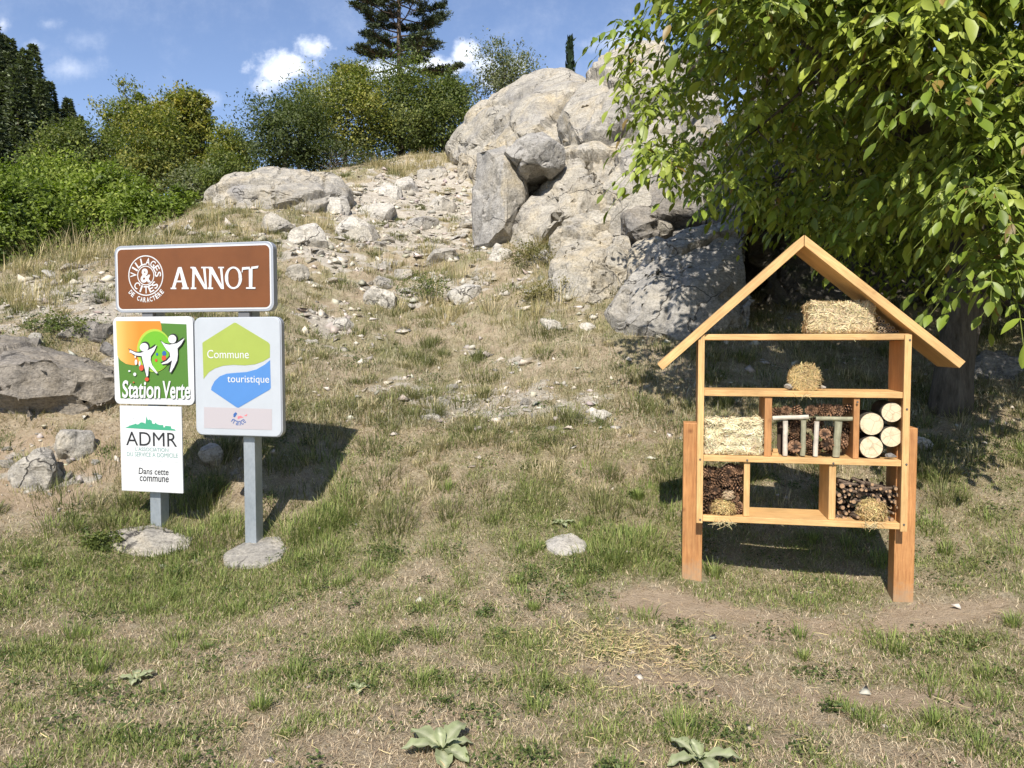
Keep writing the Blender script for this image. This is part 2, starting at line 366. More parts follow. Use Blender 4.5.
ROCKY = blobs([(480,405,.8,.5,.9),(380,390,.5,.4,.6),(560,410,.6,.5,.6),(450,300,.7,.6,.8),(350,270,.9,.7,.9),(300,240,.8,.9,.9),(420,240,1.1,1.3,.9),(370,200,1.4,1.8,1.),(450,180,1.2,2.,1.),(330,330,.5,.5,.7),
    (60,315,1.2,.8,.9),(20,470,.6,.5,.8),(90,285,1.,.6,.8),(500,350,.5,.5,.5),(540,300,.5,.6,.4),(300,560,.1,.1,.2),(480,215,.7,.9,.8),(330,320,.35,.5,.6)])
def field(B, x, y):
    s = np.zeros(np.shape(x))
    for (p, rx, ry, a) in B: s = s+a*np.exp(-(((x-p.x)/rx)**2+((y-p.y)/ry)**2))
    return s
def greenness(x, y):
    n = fbm2(x, y, .9, 3, 11.0)*.45+fbm2(x, y, 3.1, 2, 4.0)*.55+fbm2(x, y, 8.0, 2, 14.0)*.55
    return np.clip(.32+field(GREEN, x, y)*.62-field(BARE, x, y)*.5+n-.10*sstep(5.5, 8, y), 0, 1)
def bareness(x, y): return np.clip(field(BARE, x, y)*1.0+fbm2(x, y, 1.3, 3, 21.0)*.55-.12, 0, 1)
def rockiness(x, y): return np.clip(field(ROCKY, x, y)*.85+fbm2(x, y, 1.1, 4, 31.0)*.75+fbm2(x, y, 4.5, 3, 6.0)*1.05-.16+.20*sstep(7, 14, y)-1.0*sstep(6.2, 5.2, y), 0, 1)

def build_ground():
    ny, nx = GZ.shape
    V = np.stack([_gx.ravel(), _gy.ravel(), GZ.ravel()], 1)
    idx = np.arange(ny*nx).reshape(ny, nx)
    Q = np.stack([idx[:-1,:-1], idx[:-1,1:], idx[1:,1:], idx[1:,:-1]], -1).reshape(-1,4)
    x, y = V[:,0], V[:,1]
    near = (np.abs(x) < 30) & (y > -10) & (y < 45); col = np.zeros((len(V),3)); col[:,0] = .4
    far = sstep(34, 50, np.hypot(x, y))
    col[near,0] = greenness(x[near], y[near]); col[near,1] = bareness(x[near], y[near]); col[near,2] = rockiness(x[near], y[near])
    m, nt, p, out = mat_new('hillside_soil'); k = NT(nt); v = k.coord('Object')
    sp = nt.nodes.new('ShaderNodeSeparateColor'); k.L.new(k.attr('Col'), sp.inputs[0]); g, b, r = sp.outputs
    thatch = k.ramp(k.noise(v, 7, 9, .75, .4), [(.25, (.27,.20,.135)), (.5, (.44,.35,.24)), (.72, (.57,.48,.345))])
    thatch = k.mix(1.0, thatch, k.ramp(k.noise(v, 60, 5, .8), [(.3, .55), (.7, 1.3)]), 'MULTIPLY')
    grn = k.ramp(k.noise(v, 25, 6, .75), [(.3, (.10,.125,.035)), (.7, (.23,.25,.085))])
    soil = k.ramp(k.noise(v, 12, 8, .7), [(.3, (.36,.265,.17)), (.7, (.50,.39,.27))])
    stone = k.ramp(k.noise(v, 9, 9, .75), [(.3, (.30,.26,.20)), (.55, (.52,.465,.38)), (.75, (.64,.59,.50))])
    c = k.mix(k.math('MULTIPLY', g, .75), thatch, grn)
    c = k.mix(k.ramp(k.math('ADD', b, k.math('MULTIPLY', k.math('SUBTRACT', k.noise(v, 9, 6, .7), .5), .9)), [(.30, 0.0), (.55, 1.0)]), c, soil)
    c = k.mix(k.ramp(k.math('ADD', r, k.math('MULTIPLY', k.math('SUBTRACT', k.noise(v, 5, 8, .75), .5), 1.2)), [(.42, 0.0), (.60, 1.0)]), c, stone)
    fa = nt.nodes.new('ShaderNodeAttribute'); fa.attribute_name = 'far'
    forest = k.ramp(k.noise(v, .25, 8, .7), [(.3, (.012,.018,.009)), (.7, (.03,.04,.018))])
    c = k.mix(fa.outputs['Fac'], c, forest)
    k.L.new(c, p.inputs['Base Color']); p.inputs['Roughness'].default_value = .97; p.inputs['Specular IOR Level'].default_value = .1
    h = k.math('ADD', k.noise(v, 16, 8, .75), k.math('MULTIPLY', k.noise(v, 70, 5, .8), .5))
    k.L.new(k.bump(h, .9, .05), p.inputs['Normal'])
    me = mesh_np('ground', V, Q=Q, mat=m, col=col, smooth=True)
    a = me.attributes.new('far', 'FLOAT', 'POINT'); a.data.foreach_set('value', far.astype(np.float32))
    tag(link('ground', me), kind='structure')
build_ground()
# ------------------------------------------------------------------ rocks
def rock_mesh(name, pts, edge, amp, seed, mat, base, sharp=0, strata=.0, cuts=14):
    """angular boulder: hull of world points, cut into small faces, roughened; verts relative to base"""
    # knock flat facets off the corners
    rq = random.Random(seed*31+5); A = np.array([tuple(p) for p in pts]); cen = A.mean(0)
    bm = bmesh.new()
    for p in pts: bm.verts.new(p)
    bmesh.ops.convex_hull(bm, input=bm.verts)
    for _ in range(cuts):
        n = Vector((rq.gauss(0,1), rq.gauss(-.5,.8), rq.gauss(.25,.8))).normalized()
        bm.verts.ensure_lookup_table(); h = [(v.co-Vector(cen)).dot(n) for v in bm.verts if v.link_faces]; off = max(h)*rq.uniform(.78,.96)
        bmesh.ops.bisect_plane(bm, geom=bm.verts[:]+bm.edges[:]+bm.faces[:], plane_co=Vector(cen)+n*off, plane_no=n, clear_outer=True)
        keep = [v.co.copy() for v in bm.verts]; bm.clear()
        for c in keep: bm.verts.new(c)
        bmesh.ops.convex_hull(bm, input=bm.verts)
        loose = [v for v in bm.verts if not v.link_faces]
        if loose: bmesh.ops.delete(bm, geom=loose, context='VERTS')
    keep = [v.co.copy() for v in bm.verts]; bm.clear()
    for p in keep: bm.verts.new(p)
    r = bmesh.ops.convex_hull(bm, input=bm.verts)
    junk = [g for g in r['geom_interior']+r['geom_unused'] if isinstance(g, bmesh.types.BMVert)]
    if junk: bmesh.ops.delete(bm, geom=list(set(junk)), context='VERTS')
    bmesh.ops.triangulate(bm, faces=bm.faces)
    for it in range(9):
        le = [e for e in bm.edges if e.calc_length() > edge*1.35]
        if not le: break
        bmesh.ops.subdivide_edges(bm, edges=le, cuts=1, use_grid_fill=False)
        bmesh.ops.triangulate(bm, faces=[f for f in bm.faces if len(f.verts) > 3])
    for _ in range(sharp): bmesh.ops.smooth_vert(bm, verts=bm.verts, factor=.5, use_axis_x=True, use_axis_y=True, use_axis_z=True)
    bmesh.ops.recalc_face_normals(bm, faces=bm.faces); bm.normal_update()
    V = np.array([v.co[:] for v in bm.verts]); Nn = np.array([v.normal[:] for v in bm.verts])
    size = np.ptp(V, axis=0).max(); s = seed*13.7; rng = np.random.RandomState(seed)
    d = fbm(V*(2.6/size)+s, 2)*.030*size
    # broken blocks: every cell of a warped cell pattern stands a little in or out, with a groove between cells
    lo, hi = V.min(0), V.max(0)
    for (nc, st, gr, gw) in ((13, .042, .040, .010), (60, .013, .016, .006)):
        C = lo+(hi-lo)*rng.rand(nc, 3); Wv = V+np.stack([perlin(V*(3/size)+s+k*9.1) for k in range(3)], 1)*.07*size
        Wv = Wv+np.stack([perlin(V*(11/size)+s+k*5.3) for k in range(3)], 1)*.022*size
        q = np.sqrt(((Wv[:, None]-C[None])**2).sum(-1)); o = np.sort(q, 1); near = q.argmin(1)
        d += (rng.rand(nc)-.5)[near]*2*st*size; d -= gr*size*np.exp(-((o[:, 1]-o[:, 0])/(gw*size))**2)*(rng.rand(nc) < .7)[near]
    d += (fbm(V*(6/size)+s+5, 4, .55, ridged=True)-.9)*.010*size
    chips = perlin(V*(7/size)+s+31); d -= np.clip(chips-.2, 0, 1)*.12*size
    d += fbm(V*7+s, 4, .6)*.028*min(1, size)
    if strata: d += strata*(np.abs(((V[:,2]*3.1+V[:,0]*.6+.35*perlin(V*1.2+s)) % 1)-.5)-.25)
    V = V+Nn*(d*amp)[:, None]-np.array(base)
    F = np.array([[v.index for v in f.verts] for f in bm.faces]); E = np.array([[v.index for v in e.verts] for e in bm.edges]); bm.free()
    acc = np.zeros_like(V); num = np.zeros(len(V)); np.add.at(acc, E[:,0], V[E[:,1]]); np.add.at(acc, E[:,1], V[E[:,0]]); np.add.at(num, E.ravel(), 1); V = V*.68+acc/num[:,None]*.32
    me = mesh_np(name, V, T=F, mat=mat, smooth=True); me.set_sharp_from_angle(angle=R(24)); return me
def outcrop(name, label, outline, Y, thick, mat='limestone', edge=.09, amp=1.0, seed=1, cat='rock', lean=0.0, inner=(), group=None, strata=.02, drop=.5, split=None):
    """outline: [(px, py, extra depth)]: the visible rim; the back is the rim pushed thick metres into the hill"""
    F = [at(px, py, Y+dy) for (px, py, dy) in outline]; zmin = min(p.z for p in F); zmax = max(p.z for p in F)
    pts = list(F)+[at(px, py, Y+dy) for (px, py, dy) in inner]
    cx = sum(p.x for p in F)/len(F); cz = sum(p.z for p in F)/len(F)
    for p in F:
        pts.append(Vector((cx+(p.x-cx)*.92, p.y+thick, cz+(p.z-cz)*.92-.1)))
        if p.z < zmin+.35*(zmax-zmin): pts.append(Vector((p.x, p.y+.05, p.z-drop)))
    base = Vector((cx, sum(p.y for p in F)/len(F)+thick*.5, zmin-.1))
    me = rock_mesh(name, pts, edge*.68, amp, seed, MATS[mat], base, strata=strata)
    if split:
        me.materials.append(MATS[split[1]]); xs = at(split[0], 190, Y).x-base.x
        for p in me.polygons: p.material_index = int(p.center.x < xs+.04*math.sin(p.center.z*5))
    return tag(link(name, me, loc=base), label, cat, group)

OUT = 'big limestone blocks of the outcrop'
outcrop('rock_outcrop', 'long pale limestone dome rising left of the summit of the outcrop', [(452,146,5.0),(478,113,4.8),(520,85,4.6),(548,71,4.4),(588,62,4.0),(604,100,2.2),(590,150,.5),(545,168,.8),(505,164,2.0),(470,164,3.6)], 15.5, 2.2, edge=.13, seed=2, group=OUT, inner=[(530,120,2.2)], drop=1.6, amp=.8)
outcrop('rock_outcrop', 'tall cream limestone summit of the outcrop, partly behind the walnut leaves', [(552,100,1.6),(575,72,2.6),(612,52,3.0),(652,46,3.0),(720,52,2.6),(735,130,1.2),(690,200,-.6),(630,212,-1.0),(590,190,-.8),(565,140,.3)], 15.2, 3.5, edge=.14, seed=5, group=OUT, inner=[(625,110,.2),(600,80,1.4)], strata=.03)
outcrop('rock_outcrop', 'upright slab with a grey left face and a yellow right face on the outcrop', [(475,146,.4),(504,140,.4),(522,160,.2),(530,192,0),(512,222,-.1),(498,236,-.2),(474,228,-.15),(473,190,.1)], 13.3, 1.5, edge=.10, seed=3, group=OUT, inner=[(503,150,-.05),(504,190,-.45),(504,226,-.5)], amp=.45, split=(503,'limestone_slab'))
outcrop('rock_outcrop', 'overhanging block with a dark shaded underside above the upright yellow slab', [(504,146,0),(520,134,.5),(545,130,.7),(562,141,.3),(563,160,.3),(550,175,.5),(527,184,.55),(515,166,.35)], 12.95, 1.4, mat='limestone_slab', edge=.08, seed=8, group=OUT, inner=[(520,150,-.25),(545,150,-.2)], drop=-.05, amp=.7)
outcrop('rock_outcrop', 'sloping cracked slab below the overhanging block on the outcrop', [(528,186,.3),(552,168,.6),(566,140,1.0),(600,128,1.3),(640,150,1.0),(622,200,.1),(570,228,-.3),(535,247,-.6),(505,247,-.6),(500,236,-.4)], 13.0, 2.0, edge=.10, seed=11, group=OUT, inner=[(575,185,.1),(530,222,-.55)], strata=.03)
outcrop('rock_outcrop', 'diagonal tan slab running up to the right under the summit', [(588,212,-.3),(600,182,0),(636,136,.8),(664,114,1.2),(692,120,1.2),(700,180,.2),(665,212,-.6),(625,214,-.6)], 12.2, 1.8, edge=.09, seed=14, group=OUT, inner=[(640,170,0)], amp=.7)
outcrop('rock_outcrop', 'low flat ledge of limestone between the slabs and the lower boulders', [(552,238,0),(570,222,.2),(610,212,.3),(645,206,.3),(662,216,0),(648,238,-.3),(600,244,-.2),(560,248,-.1)], 12.0, 1.0, edge=.08, seed=17, group=OUT)
outcrop('rock_outcrop', 'small wedge of brown rock jammed above the leaning slab', [(626,208,.2),(652,204,.2),(664,222,0),(660,233,.1),(640,238,0),(628,230,0)], 11.2, .7, mat='limestone_grey', edge=.06, seed=19, group=OUT, drop=0)
outcrop('rock_outcrop', 'rounded cream boulder at the foot of the outcrop left of the leaning slab', [(553,262,.3),(562,247,.6),(590,238,.8),(628,236,.7),(637,252,.3),(630,285,-.2),(612,308,-.4),(585,314,-.4),(563,305,-.3),(552,285,0)], 10.5, 1.3, edge=.08, seed=23, group=OUT, inner=[(590,275,-.5)], amp=.8)
outcrop('rock_outcrop', 'small cream block wedged between the two large lower boulders', [(628,262,.2),(640,240,.5),(664,236,.5),(680,244,.4),(660,268,0),(640,275,-.1)], 10.3, .8, edge=.06, seed=27, group=OUT)
outcrop('rock_outcrop', 'large leaning grey slab dappled by leaf shadows behind the wooden roof', [(612,312,-.3),(628,286,0),(655,250,.6),(690,230,.9),(735,222,1.0),(756,232,.8),(762,290,.2),(752,350,-.4),(700,352,-.5),(650,338,-.5)], 9.4, 1.3, mat='limestone_slab', edge=.08, seed=29, group=OUT, amp=.55, inner=[(690,290,-.05)])
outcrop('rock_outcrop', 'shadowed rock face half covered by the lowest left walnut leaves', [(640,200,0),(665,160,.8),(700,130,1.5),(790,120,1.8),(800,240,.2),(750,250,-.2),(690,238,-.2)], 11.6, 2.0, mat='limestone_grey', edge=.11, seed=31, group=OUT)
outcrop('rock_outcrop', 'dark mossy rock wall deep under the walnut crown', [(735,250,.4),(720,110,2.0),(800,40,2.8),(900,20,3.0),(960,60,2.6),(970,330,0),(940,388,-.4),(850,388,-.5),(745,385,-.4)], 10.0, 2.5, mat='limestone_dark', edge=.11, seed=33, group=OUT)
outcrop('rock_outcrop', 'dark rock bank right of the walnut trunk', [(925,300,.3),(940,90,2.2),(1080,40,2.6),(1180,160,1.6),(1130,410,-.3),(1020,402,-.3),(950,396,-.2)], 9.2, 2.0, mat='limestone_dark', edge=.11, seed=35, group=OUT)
outcrop('rock', 'low shaded boulder on the ground right of the walnut trunk', [(968,372,.1),(985,352,.3),(1010,346,.3),(1040,356,.2),(1040,392,-.1),(1000,398,-.2),(972,392,-.1)], 7.7, .6, mat='limestone_grey', edge=.05, seed=37, group=OUT)
# left side
outcrop('rock_ledge', 'dark grey rock ledge at the far left, broad flat top and shaded front', [(-60,345,.7),(0,338,.7),(40,345,.6),(80,362,.35),(112,378,.1),(112,396,.3),(80,406,.25),(60,420,.15),(20,428,.1),(-60,428,.1)], 6.8, 1.4, mat='limestone_ledge', edge=.06, seed=41, strata=.05, inner=[(40,368,-.25),(95,382,-.12),(-40,372,-.3)], amp=.7, drop=.1)
outcrop('rock_ledge', 'long low cream rock on the skyline above the brown sign', [(196,200,.2),(212,184,.5),(236,176,.7),(262,172,.8),(300,172,.8),(330,176,.8),(346,188,.5),(330,214,-.2),(280,222,-.3),(240,224,-.3),(205,214,-.1)], 15.0, 1.4, mat='limestone', edge=.09, seed=43, strata=.05, inner=[(260,196,-.25)])
def stone_at(name, label, px, py, w, h, mat='limestone_pale', seed=1, flat=1.0, group=None, cat='stone', sink=.35):
    """boulder of w x h pixels whose foot is seen at (px, py)"""
    p = hit(px, py); s = p.y/FPX; W = w*s; H = h*s; rnd = random.Random(seed*7+3)
    pts = []
    for i in range(16):
        a = rnd.random()*6.283; u = rnd.uniform(-1, 1); q = math.sqrt(1-u*u*.8)*rnd.uniform(.7,1.15)
        pts.append(Vector((p.x+W*.5*q*math.cos(a), p.y+W*.40*flat*q*math.sin(a)+W*.25, p.z-H*sink+H*(.5+.5*u)*(1+sink))))
    me = rock_mesh(name, pts, max(.03, W*.07), .9, seed, MATS[mat], p, strata=0)
    return tag(link(name, me, loc=p), label, cat, group)
stone_at('boulder', 'white angular boulder alone in the middle of the slope', 377, 308, 46, 26, seed=51, cat='boulder')
stone_at('boulder', 'small cream boulder just right of the brown sign top', 293, 282, 28, 20, seed=52, cat='boulder', mat='limestone')
stone_at('boulder', 'grey flat-topped boulder above the ledge at the left of the signs', 92, 346, 44, 26, seed=53, cat='boulder', mat='limestone_grey')
stone_at('boulder', 'smaller grey stone touching the left edge of the green sign', 108, 358, 26, 18, seed=54, cat='boulder', mat='limestone_grey')
stone_at('boulder', 'white flat stone on grass below the cream boulder of the outcrop', 552, 330, 40, 15, seed=55, cat='boulder')
def flush_stone(name, label, px, py, w_, dep, mat, cat, hump=.02, seed=1):
    p = hit(px, py); W_ = w_*p.y/FPX; rr2 = random.Random(seed); pts = []
    for i in range(11):
        a = 6.283*i/11; q = rr2.uniform(.75,1.15); x, y = p.x+W_*.5*q*math.cos(a), p.y+dep*q*math.sin(a); pts.append(Vector((x, y, gz(x, y)+rr2.uniform(.008,.025)))); pts.append(pts[-1]-Vector((0,0,.15)))
    pts.append(Vector((p.x, p.y, gz(p.x, p.y)+hump+.025)))
    return tag(link(name, rock_mesh(name, pts, .03, .4, seed, MATS[mat], p, strata=0, cuts=0), loc=p), label, cat)
flush_stone('boulder', 'flat white stone set in the lawn left of the insect house', 564, 547, 42, .15, 'limestone_pale', 'boulder', .02, 56)
stone_at('boulder', 'slanting brown stone left of the white sign with green skyline', 72, 462, 46, 42, seed=57, cat='boulder', mat='limestone')
stone_at('boulder', 'grey stone peeking between the two sign posts', 206, 468, 36, 28, seed=58, cat='boulder', mat='limestone')
stone_at('boulder', 'pale broken stone on the grass right of the insect house', 926, 452, 28, 18, seed=59, cat='boulder')
stone_at('boulder', 'flat slab of yellowish rock in the soil at the far left', 25, 490, 60, 46, seed=60, cat='boulder', mat='limestone', sink=.8)
stone_at('boulder', 'low white rock patch right of the blue sign panel', 338, 330, 36, 16, seed=61, cat='boulder')
stone_at('boulder', 'pale bedrock hump above the brown sign, left of the grassy gully', 300, 245, 62, 26, seed=62, cat='boulder', sink=.6)
stone_at('boulder', 'broad pale bedrock step below the skyline shrubs', 352, 240, 70, 30, seed=63, cat='boulder', sink=.6)
stone_at('boulder', 'pale rock with a shaded front under the skyline shrubs', 405, 190, 40, 18, seed=64, cat='boulder', sink=.5)
stone_at('boulder', 'grey rock left of the upright yellow slab', 440, 212, 44, 22, seed=65, cat='boulder', sink=.5)
stone_at('boulder', 'brown pointed rock at the left foot of the long dome', 462, 182, 24, 34, seed=66, cat='boulder', mat='limestone')
stone_at('boulder', 'stone on the grass left of the cream boulder foot', 540, 264, 26, 16, seed=67, cat='boulder')
stone_at('boulder', 'pale low stone in the grass near the sloping cracked slab', 470, 300, 50, 18, seed=68, cat='boulder', sink=.9)
for i, (px, py, w, h, mt, lab) in enumerate([(275,232,60,20,'limestone','low cream bedrock step just under the long skyline rock'),(330,212,50,20,'limestone_pale','whitish bedrock bump at the right foot of the long skyline rock'),(372,218,58,22,'limestone_pale','pale bedrock bump in the middle of the upper slope'),
    (418,228,46,18,'limestone','flat cream bedrock bump below the left foot of the pillar slab'),(385,196,52,18,'limestone_pale','light bedrock rib under the pine on the upper slope'),(430,180,40,16,'limestone','small bedrock rib near the left tip of the long dome'),(320,290,44,16,'limestone_pale','flat pale rock right of the brown sign corner'),
    (445,262,48,18,'limestone','half-buried cream rock above the white angular boulder, to its right'),(500,262,40,16,'limestone_pale','half-buried pale rock under the pillar slab'),(590,330,34,10,'limestone_pale','low pale stone at the foot of the rounded cream boulder'),(600,420,30,10,'limestone_pale','thin pale stone flush with the grass left of the roof'),(250,272,40,18,'limestone','cream rock showing above the right part of the brown sign')]):
    stone_at('boulder', lab, px, py, w, h, mt, seed=200+i, cat='boulder', sink=.9)
# scattered bedrock lumps and loose stones
rs = random.Random(5)
protos = []
for i in range(7):
    pts = []
    for j in range(13):
        a = rs.random()*6.283; u = rs.uniform(-1, 1); q = math.sqrt(1-u*u*.7)
        pts.append(Vector((.5*q*math.cos(a), .42*q*math.sin(a), .30*u)))
    protos.append(rock_mesh('stone', pts, .13, .8, 70+i, MATS['limestone' if i % 3 else 'limestone_pale'], Vector((0,0,0)), strata=0))
def near_hotel(x, y): return 0.8 < x < 2.7 and 4.3 < y < 5.6
cnt = 0; tries = 0
while cnt < 195 and tries < 20000:
    tries += 1
    if cnt < 60: px, py, smax = rs.uniform(255, 480), rs.uniform(155, 290), .55
    elif cnt < 75: px, py, smax = rs.uniform(0, 120), rs.uniform(260, 345), .45
    elif cnt < 105: px, py, smax = rs.uniform(0, 110), rs.uniform(425, 520), .17
    elif cnt < 165: px, py, smax = rs.uniform(280, 600), rs.uniform(250, 430), .24
    else: px, py, smax = rs.uniform(0, 1024), rs.uniform(370, 620), .045
    if 105 < px < 300 and 230 < py < 560: continue
    p = hit(px, py)
    if p.y > 24 or near_hotel(p.x, p.y): continue
    if cnt < 165 and float(rockiness(np.array([p.x]), np.array([p.y]))[0]) < .25: continue
    s = smax*(.22+.78*rs.random()**2.2)
    o = link('stone', protos[rs.randrange(7)], loc=(p.x, p.y, p.z-.06*s), rot=(rs.uniform(-.4,.4), rs.uniform(-.4,.4), rs.random()*6.28)); o.scale = (s*rs.uniform(.8,1.3), s, s*rs.uniform(.6,1.2))
    tag(o, 'small loose limestone lying on the grassy slope', 'stone', 'loose stones scattered over the slope'); cnt += 1
# gravel: nobody could count it
def build_gravel():
    rng = np.random.RandomState(3); n = 150000
    y = 2.5+17*rng.rand(n)**1.3; x = (rng.rand(n)*2-1)*(.75*y+1.0)
    w = np.clip(rockiness(x, y)*1.0+bareness(x, y)*.06+.004+.03*sstep(5.5,7,y), 0, 1); keep = rng.rand(n) < w*.34; x, y = x[keep], y[keep]; n = len(x)
    s = (.005+.030*rng.rand(n)**4)*(1+sstep(5, 12, y)*1.7)
    base = np.array([(1,0,0),(-1,0,0),(0,1,0),(0,-1,0),(0,0,1),(0,0,-1)], float); F = np.array([(0,2,4),(2,1,4),(1,3,4),(3,0,4),(2,0,5),(1,2,5),(3,1,5),(0,3,5)])
    V = base[None]*(s[:,None,None]*(.6+.8*rng.rand(n,6,1)))*np.array([1,1,.5]); V += rng.normal(size=V.shape)*s[:,None,None]*.38
    V += np.stack([x, y, ground(x, y)+s*.15], 1)[:,None]
    T = (F[None]+np.arange(n)[:,None,None]*6).reshape(-1,3)
    c = np.array([.50,.45,.37])[None]*(.6+.6*rng.rand(n,1))*np.array([1,1,1])+rng.normal(size=(n,3))*.012
    me = mesh_np('gravel', V.reshape(-1,3), T=T, mat=MATS['vertex_solid'], col=np.repeat(np.clip(c,.05,.8), 6, 0))
    tag(link('gravel', me), 'loose pale gravel and chips of limestone strewn on the slope', 'gravel', kind='stuff')
build_gravel()
# ------------------------------------------------------------------ insect house
def wood_mat(name, a, b, dark, scale):
    m, nt, p, out = mat_new(name); k = NT(nt); v = k.coord('Object', scale=scale, rand=5.0)
    n = k.noise(v, 3.0, 6, .6, .8); f = k.noise(v, 14, 4, .7)
    c = k.ramp(n, [(.25, a), (.5, b), (.75, a)]); c = k.mix(k.ramp(f, [(.42, 0.0), (.72, .8)]), c, dark)
    v2 = k.coord('Object', rand=9.0); knots = k.voro(v2, 4.2); c = k.mix(k.ramp(knots, [(.0, .9), (.09, 0.0)]), c, tuple(x*.6 for x in dark))
    c = k.mix(1.0, c, k.ramp(k.noise(v2, 3.5, 5, .6), [(.3, .72), (.7, 1.14)]), 'MULTIPLY')
    if name == 'cedar_post':      # soil splashed on the foot
        sp = nt.nodes.new('ShaderNodeSeparateXYZ'); k.L.new(k.coord('Generated'), sp.inputs[0])
        c = k.mix(k.ramp(k.math('SUBTRACT', k.math('ADD', sp.outputs[2], 0.0), k.math('MULTIPLY', k.noise(v2, 16, 6, .75), .34)), [(.0, .8), (.12, 0.0)]), c, (.30,.22,.14))
    k.L.new(c, p.inputs['Base Color']); p.inputs['Roughness'].default_value = .62; p.inputs['Specular IOR Level'].default_value = .3
    k.L.new(k.bump(f, .25, .004), p.inputs['Normal']); return m
for ax, sc in (('x', (.5, 8, 8)), ('z', (8, 8, .5))):
    wood_mat('board_'+ax, (.57,.345,.135), (.64,.41,.175), (.44,.225,.08), sc)
    wood_mat('cedar_'+ax, (.43,.195,.066), (.50,.25,.095), (.29,.115,.04), sc)

wood_mat('cedar_post', (.43,.195,.066), (.50,.25,.095), (.27,.105,.036), (8, 8, .5))
HROT = -R(11); _hp = at(696.5, 520, 4.75)
HB = Vector((_hp.x, 4.75, 0.08)); HM = Matrix.Translation(HB)@Matrix.Rotation(HROT, 4, 'Z'); HI = HM.inverted()
def PL(px, py, w=0.0):
    """pixel -> (across, up) on the plane w metres behind the front of the house"""
    o = HI@Vector((0,0,CAM_Z)); d = (HI.to_3x3())@pix_dir(px, py); t = (w-o.y)/d.y; q = o+d*t; return q.x, q.z
def HW(u, w, z): return HM@Vector((u, w, z))
W = PL(906, 525)[0]; D = .31
Z1 = PL(780, 334)[1]          # top of the top board
Z2 = PL(800, 391)[1]; Z3 = PL(800, 457.5)[1]; Z4 = PL(800, 519)[1]
TH = .036
hotel = empty('insect_hotel', HB, HROT)
tag(hotel, 'house-shaped wooden insect shelter with pitched roof and open shelves on two posts', 'insect hotel')
def board(name, x0, x1, y0, y1, z0, z1, mat, parent=None, bev=.003):
    m = MB(); cx, cy, cz = (x0+x1)/2, (y0+y1)/2, (z0+z1)/2
    m.box(x0-cx, x1-cx, y0-cy, y1-cy, z0-cz, z1-cz)
    return m.build(name, MATS[mat], parent or hotel, loc=(cx, cy, cz), bevel=bev)
zb = Z4-TH
PT = .034
board('side_panel', 0, PT, .002, D, zb, Z1-TH-.002, 'cedar_z'); board('side_panel', W-PT, W, .002, D, zb, Z1-TH-.002, 'cedar_z')
board('front_trim', -.002, PT+.002, -.018, 0, zb-.012, Z1-.006, 'board_z'); board('front_trim', W-PT-.002, W+.002, -.018, 0, zb-.012, Z1-.006, 'board_z')
board('top_board', 0, W, -.004, D, Z1-TH, Z1, 'board_x')
board('shelf', PT+.003, W-PT-.003, -.008, D-.004, Z2-TH, Z2, 'board_x'); board('shelf', PT+.003, W-PT-.003, -.011, D-.006, Z3-TH, Z3, 'board_x')
board('bottom_board', PT+.003, W-PT-.003, -.012, D-.004, Z4-TH, Z4, 'board_x')
for (a, b, py, z0, z1) in ((764.6, 771.8, 430, Z3, Z2-TH), (853.5, 859.5, 430, Z3, Z2-TH), (743.8, 749.8, 490, Z4, Z3-TH), (829, 836, 490, Z4, Z3-TH)):
    u0 = PL(a, py)[0]; u1 = PL(b, py)[0]; board('divider', u0, u1, .004, D-.01, z0+.0015, z1-.0015, 'cedar_z' if py < 450 else 'board_z')
ztl = PL(690, 422.5, .1)[1]; ztr = PL(905, 427.5, .1)[1]
for (u0, u1, zt) in ((-.083, PT+.006, ztl), (W-PT-.006, W+.075, ztr)):
    w = HW((u0+u1)/2, .14, 0); g = gz(w.x, w.y)-HB.z-.25
    board('post', u0, u1, .075, .2, g, zt, 'cedar_post', bev=.006)
# roof: two sloping planks meeting at the ridge
ua, za = PL(803.5, 235.5); ul, zl = PL(657.5, 364); ur, zr = PL(963.5, 361.5)
def roof(ue, ze, s):
    dx, dz = ue-ua, ze-za; L = math.hypot(dx, dz); ang = math.atan2(dz, dx); m = MB(); t = .05
    poly = [(0,0), (L,0), (L-.0,-t), (t/math.tan((math.pi-2*abs(math.atan(dz/dx)))/2), -t)] if s > 0 else [(0,0), (L,0), (L,t), (t/math.tan((math.pi-2*abs(math.atan(dz/dx)))/2), t)]
    m.prism(poly, -.03, D-.03+.06); return m.build('roof_plank', MATS['board_x'], hotel, loc=(ua+(.0015 if s > 0 else -.0015), 0, za), rot=(0, -ang, 0), bevel=.003)
roof(ur, zr, 1); roof(ul, zl, -1)
for (px, py) in ((700, 338), (700, 459), (700, 519), (909, 340), (906, 409), (905.5, 464), (903, 524), (857, 402), (747, 460), (833, 463)):   # screw heads
    u, z = PL(px, py); m = MB(); m.tube([(0,0,0), (0,-.004,0)], [.007,.0055], 8)
    m.build('screw', plain('screw_head', (.1,.09,.08), .5, .4) if 'screw_head' not in MATS else MATS['screw_head'], hotel, loc=(u, -.0185 if (px < 705 or px > 900) else -.0115, z))

